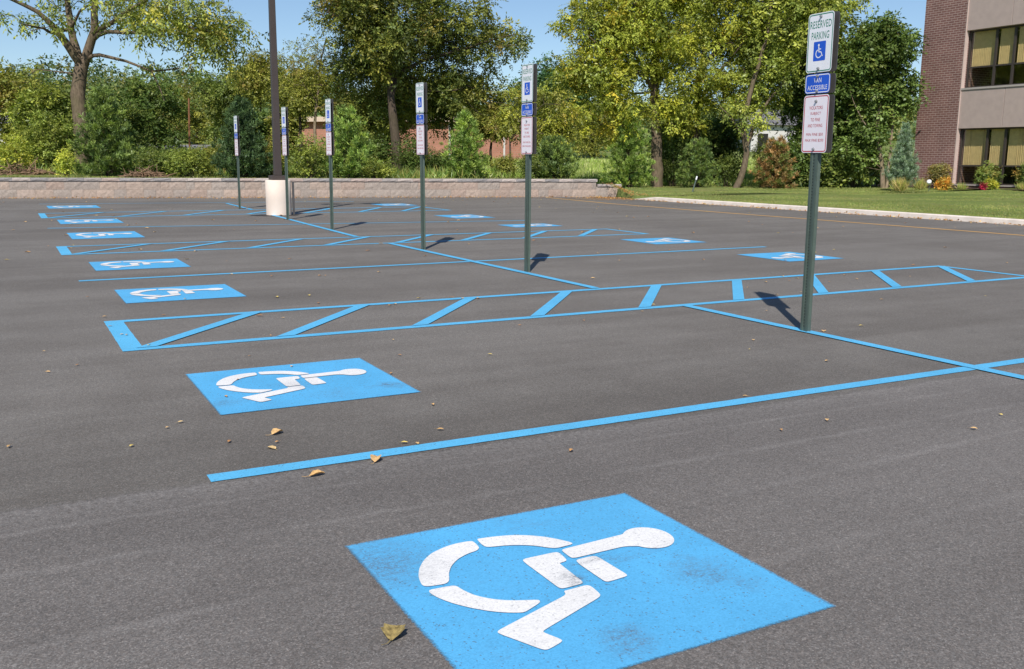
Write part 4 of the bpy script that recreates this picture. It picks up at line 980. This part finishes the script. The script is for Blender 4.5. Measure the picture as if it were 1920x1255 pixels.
# --- young conifers along the wall and lawn
def con(u, vtop, hw, dep, label, pal, seed, **k):
    x, y = at(u, dep); H = PT(u, vtop, dep)[2] - gz(x, y); conifer('young_pine', label, 'pine', x, y, H, hw * dep / FPX * 1.08, pal, seed, group='young conifers planted behind the wall and lawn', **k)
con(200, 168, 62, 37.0, 'broad dark pine behind the wall, right of the spreading tree trunk', PINE_M, 31, power=.75, dens=1.1)
con(455, 190, 50, 36.0, 'darkest pine, behind the wall just left of the lamp post', PINE_D, 32, power=.65, dens=1.15)
con(652, 203, 54, 37.0, 'soft light green pine behind the wall between the fourth and third nearest signs', PINE, 33, power=.75, dens=1.05)
con(873, 212, 44, 38.5, 'neat cone-shaped pine behind the wall between the third and second nearest signs', PINE, 34, power=.8, dens=1.1)
con(1038, 262, 46, 39.0, 'low squat pine at the end of the wall, right of the second nearest sign', PINE_M, 35, power=.6)
con(1180, 213, 48, 45.0, 'tall tapering pine at the meadow edge left of the pale trunk', PINE, 36, power=.8, dens=1.1)
con(1310, 266, 40, 44.5, 'rounded squat conifer behind the leaning marker stake', PINE_M, 37, power=.45, dens=1.1, needle=.10)
con(1455, 264, 36, 45.0, 'conifer with dead orange-brown branches, left of the nearest sign', BROWN, 38, power=.5, dens=1.1)
x, y = at(1694, 41.5); conifer('blue_juniper', 'pale blue-green cone-shaped juniper against the corner of the brick building', 'juniper', x, y, PT(1694, 234, 41.5)[2] - gz(x, y), 36 * 41.5 / FPX, BLUEG, 39, dens=1.5, needle=.11, nw=.020, power=.95, up=.72)

# --- shrubs
def sh(u, dep, hw, vtop, label, pal, seed, name='shrub', cat='shrub', group='shrubs growing behind the wall', **k):
    x, y = at(u, dep); h = PT(u, vtop, dep)[2] - gz(x, y); r = hw * dep / FPX; return bush(name, label, cat, x, y, r, r * .8, h, pal, seed, group=group, **k)
sh(28, 37.5, 46, 245, 'yellow-leaved shrub at the far left behind the wall', YELLOW, 41, nclump=50, per=24)
sh(98, 38.5, 50, 200, 'tall bright green shrub left of the spreading tree trunk', BRIGHT, 42, nclump=80, per=26, L=.10, W=.055)
sh(125, 35.6, 20, 283, 'small bright yellow shrub low in front of the spreading tree trunk', YELLOW, 43, nclump=22, rc=.2, per=20)
sh(290, 36.6, 42, 278, 'green shrub right of the broad dark pine', MID, 44, nclump=60, per=24)
sh(352, 36.2, 46, 278, 'yellowish green shrub under the rusty pole', BRIGHT, 45, nclump=60, per=24)
sh(405, 38, 40, 268, 'olive shrub left of the darkest pine', OLIVE, 46, nclump=55, per=24)
sh(512, 36.6, 36, 258, 'olive shrub behind the concrete lamp base', OLIVE, 47, nclump=50, per=22)
sh(580, 36.4, 42, 252, 'yellow-green twiggy shrub between the lamp base and the fourth nearest sign', BRIGHT, 48, nclump=60, per=18)
sh(708, 36.4, 32, 296, 'low leafy bright weed shrub by the dark middle trunk', BRIGHT, 49, nclump=34, per=24, rc=.22)
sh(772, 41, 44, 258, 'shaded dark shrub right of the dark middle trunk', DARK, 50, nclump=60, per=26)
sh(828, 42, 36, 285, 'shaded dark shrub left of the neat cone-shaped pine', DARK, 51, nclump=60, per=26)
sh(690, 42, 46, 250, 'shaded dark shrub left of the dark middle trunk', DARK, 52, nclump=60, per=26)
sh(945, 40, 26, 290, 'olive shrub in front of the red brick building', OLIVE, 53, nclump=40, per=22)
sh(1000, 38.6, 28, 285, 'green shrub behind the second nearest sign', MID, 54, nclump=36, per=24)
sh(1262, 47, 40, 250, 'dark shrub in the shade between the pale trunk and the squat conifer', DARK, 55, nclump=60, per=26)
sh(1360, 46.5, 30, 285, 'green shrub left of the leaning trunk', MID, 56, nclump=36, per=24)
sh(1430, 46, 22, 245, 'bright leafy shrub right of the leaning trunk', BRIGHT, 57, nclump=40, per=22)
sh(1600, 46, 50, 262, 'leafy green shrub between the nearest sign and the thin pale trunks', MID, 58, nclump=70, per=26, L=.11, W=.07)

# planting bed by the building
mb = MB(); P = [(31.4, 29.2), (32.6, 27.6), (32.4, 25), (32.5, 20), (32.5, 12), (33.98, 12), (33.98, 27.4), (34.2, 30.5), (32.4, 30.6)]
mb.add([(x, y, gz(x, y) + .035) for x, y in P], [tuple(range(len(P)))]); tag(mb.build('planting_bed', M['mulch']), kind='structure')
GB = 'shrubs in the planting bed by the building'
sh(1765, 44.5, 24, 305, 'rounded russet green shrub at the brick corner', RUSSET, 61, nclump=44, rc=.22, per=30, L=.07, group=GB)
sh(1857, 42.5, 24, 308, 'dark green shrub under the second ground floor window', [((.065, .095, .022), 3), ((.10, .12, .025), 2), ((.15, .11, .03), .5)], 62, nclump=44, rc=.22, per=30, L=.07, group=GB)
sh(1926, 41, 20, 308, 'dark green shrub cut off by the right edge', [((.065, .095, .022), 3), ((.10, .12, .025), 2), ((.22, .12, .03), .8)], 63, nclump=40, rc=.22, per=28, L=.07, group=GB)
sh(1774, 41.5, 16, 335, 'low bright orange-leaved shrub at the brick corner', [((.30, .13, .022), 3), ((.28, .18, .03), 2), ((.15, .13, .025), 2)], 64, nclump=26, rc=.15, per=26, L=.06, group=GB)
sh(1862, 41, 12, 336, 'low yellow-green shrub in front of the dark green one', [((.22, .20, .024), 3), ((.13, .16, .022), 3)], 65, nclump=22, rc=.13, per=24, L=.06, group=GB)
sh(1848, 40.8, 6, 345, 'tiny dark red plant beside the low yellow-green shrub', [((.22, .015, .035), 3), ((.14, .02, .03), 1)], 66, nclump=12, rc=.08, per=20, L=.05, W=.03, group=GB)
def tuft(x, y, h, r, n, pal, seed, label, name='ornamental_grass', cat='grass tuft', group='grass tufts in the planting bed'):
    rng = np.random.default_rng(seed); g = gz(x, y) + .02; b = np.column_stack([rng.normal(0, r * .25, n), rng.normal(0, r * .25, n), np.zeros(n)])
    d = nrm(np.column_stack([rng.normal(0, .42, n), rng.normal(0, .42, n), np.full(n, 1.0)])); Q = leaf_quads(b, d, h * rng.uniform(.6, 1.15, n), .016 * np.ones(n), np.array([0, 1.0, .3]), rng)
    o = quads_obj(name, Q, pick(pal, n, rng) * rng.uniform(.7, 1.3, (n, 1)), M['foliage']); o.location = (x, y, g); return tag(o, label, cat, group)
GR = [((.12, .15, .035), 3), ((.18, .18, .05), 2), ((.27, .20, .09), 1)]
tuft(*at(1692, 40.0), .62, .5, 420, [((.16, .17, .04), 2), ((.27, .20, .09), 2), ((.11, .13, .03), 1)], 71, 'tan and green grass tuft at the foot of the blue-green juniper')
tuft(*at(1730, 42.0), .55, .45, 380, GR, 72, 'green grass tuft left of the small white floodlight')
tuft(*at(1808, 41.5), .32, .3, 180, GR, 73, 'small thin grass tuft between the orange and yellow-green shrubs')
tuft(*at(1919, 40.5), .35, .3, 180, GR, 74, 'small grass tuft at the right edge under the shrub')
fl = empty('floodlight', PT(1742, 352, 41.2)); fl.location.z = gz(fl.location.x, fl.location.y); tag(fl, 'small white ground floodlight in the planting bed by the brick wall', 'floodlight')
mb = MB(); mb.tube([(0, 0, 0), (0, 0, .3)], [.02, .02], 8); mb.build('stake', M['green_post'], fl)
mb = MB(); mb.lathe([(.05, 0), (.085, .03), (.10, .16), (.09, .18), (.02, .185)], n=14); hd = mb.build('lamp_head', M['lampwhite'], fl); hd.location = (0, 0, .32); hd.rotation_euler = (rad(55), 0, rad(-60))

# --- brush heaps
def heap(u, dep, r, h, label, seed):
    rng = np.random.default_rng(seed); x, y = at(u, dep); mb = MB()
    for i in range(150):
        a = rng.uniform(0, 6.28); q = r * math.sqrt(rng.uniform(0, 1)); p0 = np.array([q * math.cos(a) * 1.5, q * math.sin(a) * .6, h * (1 - q / r) * rng.uniform(.1, 1) + .02]); d = nrm(rng.normal(0, 1, 3) * np.array([1, 1, .35])) * rng.uniform(.12, .5)
        mb.tube([p0 - d, p0 + rng.normal(0, .04, 3), p0 + d], [.012, .02, .008], 4)
    o = mb.build('brush_heap', M['soilwood']); o.location = (x, y, gz(x, y)); tag(o, label, 'brush heap', 'heaps of dead brush behind the wall')
M['soilwood'] = simple('dead_brush', (.26, .165, .10), .95, .35, 5)
heap(30, 36.6, 1.0, .55, 'heap of dead brown brush at the far left behind the wall', 81)
heap(272, 35.3, .5, .42, 'small tan brush heap at the foot of the green shrub right of the dark pine', 82)

# --- ground cover (nobody could count it)
def blades(name, P, h, w, pal, seed, lean=.35):
    rng = np.random.default_rng(seed); n = len(P); b = np.column_stack([P, gz_arr(P) - .01]); d = nrm(np.column_stack([rng.normal(0, lean, n), rng.normal(0, lean, n), np.ones(n)]))
    Q = leaf_quads(b, d, h * rng.uniform(.5, 1.3, n), w * rng.uniform(.7, 1.3, n), np.array([.4, .9, .2]), rng)
    col = pick(pal, n, rng); f = .82 + .36 * (np.sin(P[:, 0] * 1.3 + 2 * np.sin(P[:, 1] * .7)) * .5 + .5); return tag(quads_obj(name, Q, col * f[:, None] * rng.uniform(.75, 1.25, (n, 1)), M['foliage']), kind='stuff')
rg = np.random.default_rng(90)
n = 150000; P = np.column_stack([15.26 + 19 * rg.uniform(0, 1, n) ** 1.5, rg.uniform(7, 40, n)]); P = P[~((P[:, 0] > 32.4) & (P[:, 1] < 28))]; P = P[(P[:, 0] - 15.9) * .0 + P[:, 1] < 26.0 + (P[:, 0] - 15.2) * 1.2]
blades('lawn_grass', P, .040, .012, [((.088, .112, .028), 4), ((.112, .125, .034), 3), ((.155, .138, .05), 2)], 91, .55)
n = 26000; s = rg.uniform(-36, 21.4, n); o_ = .24 + 2.4 * rg.uniform(0, 1, n) ** 1.6; B = wall_pt(-6); P = np.column_stack([B[0] + WD[0] * s + WN[0] * o_, B[1] + WD[1] * s + WN[1] * o_])
blades('verge_grass', P, .09, .024, [((.075, .092, .020), 3), ((.105, .11, .03), 2), ((.14, .115, .05), 1)], 92, .6)
n = 46000; u = rg.uniform(880, 1560, n); dp = 39.5 + 34 * rg.uniform(0, 1, n) ** 1.3; P = np.array([PT(a, 300, b)[:2] for a, b in zip(u, dp)]); sd = (P - wall_pt(-6)) @ WN; ok = (sd > .5) & ((P[:, 0] < 15) | (dp > 47.5)); P = P[ok]
blades('meadow_weeds', P, .34, .035, [((.11, .16, .03), 3), ((.16, .19, .05), 2), ((.24, .25, .11), 1.6)], 93, .45)
n = 30000; u = rg.uniform(-120, 900, n); dp = 37 + 26 * rg.uniform(0, 1, n) ** 1.2; P = np.array([PT(a, 300, b)[:2] for a, b in zip(u, dp)]); sd = (P - wall_pt(-6)) @ WN; P = P[sd > 1.6]
blades('undergrowth', P, .45, .034, [((.06, .09, .02), 3), ((.09, .115, .024), 2), ((.13, .12, .035), 1)], 94, .6)

# --- wooded hill far behind: one mass
rng = np.random.default_rng(99); CC = []; RR = []
for i in range(900):
    u = rng.uniform(-420, 1750); dp = rng.uniform(95, 330); q = PT(u, 300, dp); g = gz(q[0], q[1]); hgt = rng.uniform(6, 11.5) * (.55 if dp < 150 else 1)
    if u > 880: hgt *= .30 if dp > 125 else .20
    elif u > 560: hgt *= .7
    elif u > 280: hgt *= .92
    r = rng.uniform(1.6, 3.0)
    for _ in range(7):
        CC.append((q[0] + rng.normal(0, r * .55), q[1] + rng.normal(0, r * .55), g + hgt * rng.uniform(.35, 1.0) - r * .3)); RR.append(r * rng.uniform(.45, .75))
CC = np.array(CC); RR = np.array(RR)
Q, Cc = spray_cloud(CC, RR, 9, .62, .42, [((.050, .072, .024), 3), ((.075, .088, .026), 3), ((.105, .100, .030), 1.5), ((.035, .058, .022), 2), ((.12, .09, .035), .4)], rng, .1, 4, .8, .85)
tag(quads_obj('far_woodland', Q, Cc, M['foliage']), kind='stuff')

# ------------------------------------------------------------------ fallen leaves
def leaf_mesh(seed, L=.075):
    r = random.Random(seed); mb = MB(); n = 7; cu = r.uniform(.3, .9); W = L * r.uniform(.42, .62); vs = []
    for i in range(n):
        t = i / (n - 1); w = W * math.sin(math.pi * min(1, t * .94 + .05)) ** .8 * (1 + r.uniform(-.18, .18)); z = .006 + .13 * L * math.sin(math.pi * t) * r.uniform(.6, 1.2)
        for s in (-1, -.5, 0, .5, 1): vs.append(((t - .5) * L, s * w * .5, z * (.4 + .6 * abs(s)) + abs(s) ** 2 * cu * w * .42 + r.uniform(0, .003)))
    mb.add(vs, [(i * 5 + j, (i + 1) * 5 + j, (i + 1) * 5 + j + 1, i * 5 + j + 1) for i in range(n - 1) for j in range(4)], 0, True)
    mb.tube([(-.5 * L, 0, .008), (-.75 * L, .004, .006), (-.95 * L, .012, .01)], [.0012, .001, .001], 4)
    return mb
LM = []
for i, c in enumerate(((.62, .38, .15), (.72, .46, .20), (.56, .30, .11), (.68, .48, .22), (.45, .22, .08), (.72, .54, .14))):
    mt = simple('dry_leaf', c, .8, .3, 60); o = leaf_mesh(300 + i).build('fallen_leaf', mt); LM.append(o.data); bpy.data.objects.remove(o)
GL = 'dry leaves scattered over the asphalt'
def leaf(x, y, i, s, label, rot, flip=0.0, group=GL, z=.003):
    o = bpy.data.objects.new('fallen_leaf', LM[i % len(LM)]); COL.objects.link(o); o.location = (x, y, z); o.scale = (s, s, s * (.45 if s < .9 or y > 1.5 else .8)); o.rotation_euler = (flip, 0, rot); tag(o, label, 'leaf', group)
for x, y, i, s, rot, lb in ((-4.72, -.63, 1, 1.05, .6, 'curled tan leaf below the second nearest wheelchair pad'), (-4.81, -.87, 3, .75, 2.0, 'small tan leaf between the second nearest wheelchair pad and the nearest bay line'),
                            (-4.73, -1.37, 0, 1.0, .2, 'torn tan leaf just in front of the left end of the nearest bay line'), (-4.42, -1.28, 1, 1.15, 1.1, 'folded tan leaf lying against the front edge of the nearest bay line'),
                            (.15, .33, 1, .85, .8, 'yellow leaf at the foot of the nearest sign post')): leaf(x, y, i, s, lb, rot)
mt = simple('mottled_leaf', (.32, .24, .085), .75, .6, 60); mb = leaf_mesh(333, .085); mb.v = [(x, y * 1.7, z) for x, y, z in mb.v]; o = mb.build('fallen_leaf', mt); o.location = (-4.95, -2.89, .003); o.rotation_euler = (0, 0, 1.0); tag(o, 'mottled green and brown curled leaf left of the nearest wheelchair pad', 'leaf', GL)
rl = np.random.default_rng(77); cnt = 0
while cnt < 280:
    u = rl.uniform(-20, 1930); v = 374 + 480 * rl.uniform(0, 1) ** 4.0
    d_ = RZ + RX * (u - 960) / FPX - RY * (v - 627.5) / FPX; t = -CAM[2] / d_[2]; q = CAM + d_ * t
    if (np.array([q[0], q[1]]) - wall_pt(-6)) @ WN > -.4 or q[0] > 14.9 or (q[1] < 1.3 and rl.uniform() < .6): continue
    leaf(q[0], q[1], int(rl.integers(6)), rl.uniform(.5, 1.05) * (1.1 if q[1] > 8 else .8 if q[1] > 3 else .5), 'small dry tan leaf scattered on the dark asphalt among the bays', rl.uniform(0, 6.28), rl.choice([0, 0, .12]), z=.009); cnt += 1
n = 2600; s = rl.uniform(-36, 22.6, n); o_ = -.03 - .75 * rl.uniform(0, 1, n) ** 2.8; ex = np.where(s > 20.5, rl.uniform(-.9, .3, n), 0)
P = np.column_stack([B[0] + WD[0] * s + WN[0] * (o_ + ex), B[1] + WD[1] * s + WN[1] * (o_ + ex)])
n2 = 900; P2 = np.column_stack([rl.normal(15.2, .55, n2), rl.normal(25.4, .65, n2)]); P2 = P2[(P2 - wall_pt(-6)) @ WN < -.02]
n3 = 800; P3 = np.column_stack([15.03 - np.abs(rl.normal(0, .12, n3)), rl.uniform(2, 24.5, n3)])
P = np.concatenate([P, P2, P3]); n = len(P); zz = np.where(P[:, 0] > 15.2, gz_arr(P), 0) + rl.uniform(.006, .03, n)
d = nrm(np.column_stack([rl.normal(0, 1, n), rl.normal(0, 1, n), rl.normal(0, .3, n)])); Q = leaf_quads(np.column_stack([P, zz]), d, rl.uniform(.04, .085, n), rl.uniform(.03, .05, n), np.array([0, 0, 1.0]), rl)
tag(quads_obj('leaf_litter', Q, .5 * pick([((.42, .20, .07), 3), ((.50, .30, .12), 3), ((.30, .14, .06), 2), ((.55, .36, .12), 1)], n, rl) * rl.uniform(.7, 1.2, (n, 1)), M['foliage']), kind='stuff')
mb = MB(); P = blob(14.2, 24.6, 1.5, 1.0, 30, 12, -.6); mb.add([(x, y, .0035) for x, y in P], [tuple(range(30))]); tag(mb.build('dirt_patch', M['soil']), 'tan dirt washed onto the asphalt at the start of the kerb', 'dirt patch')
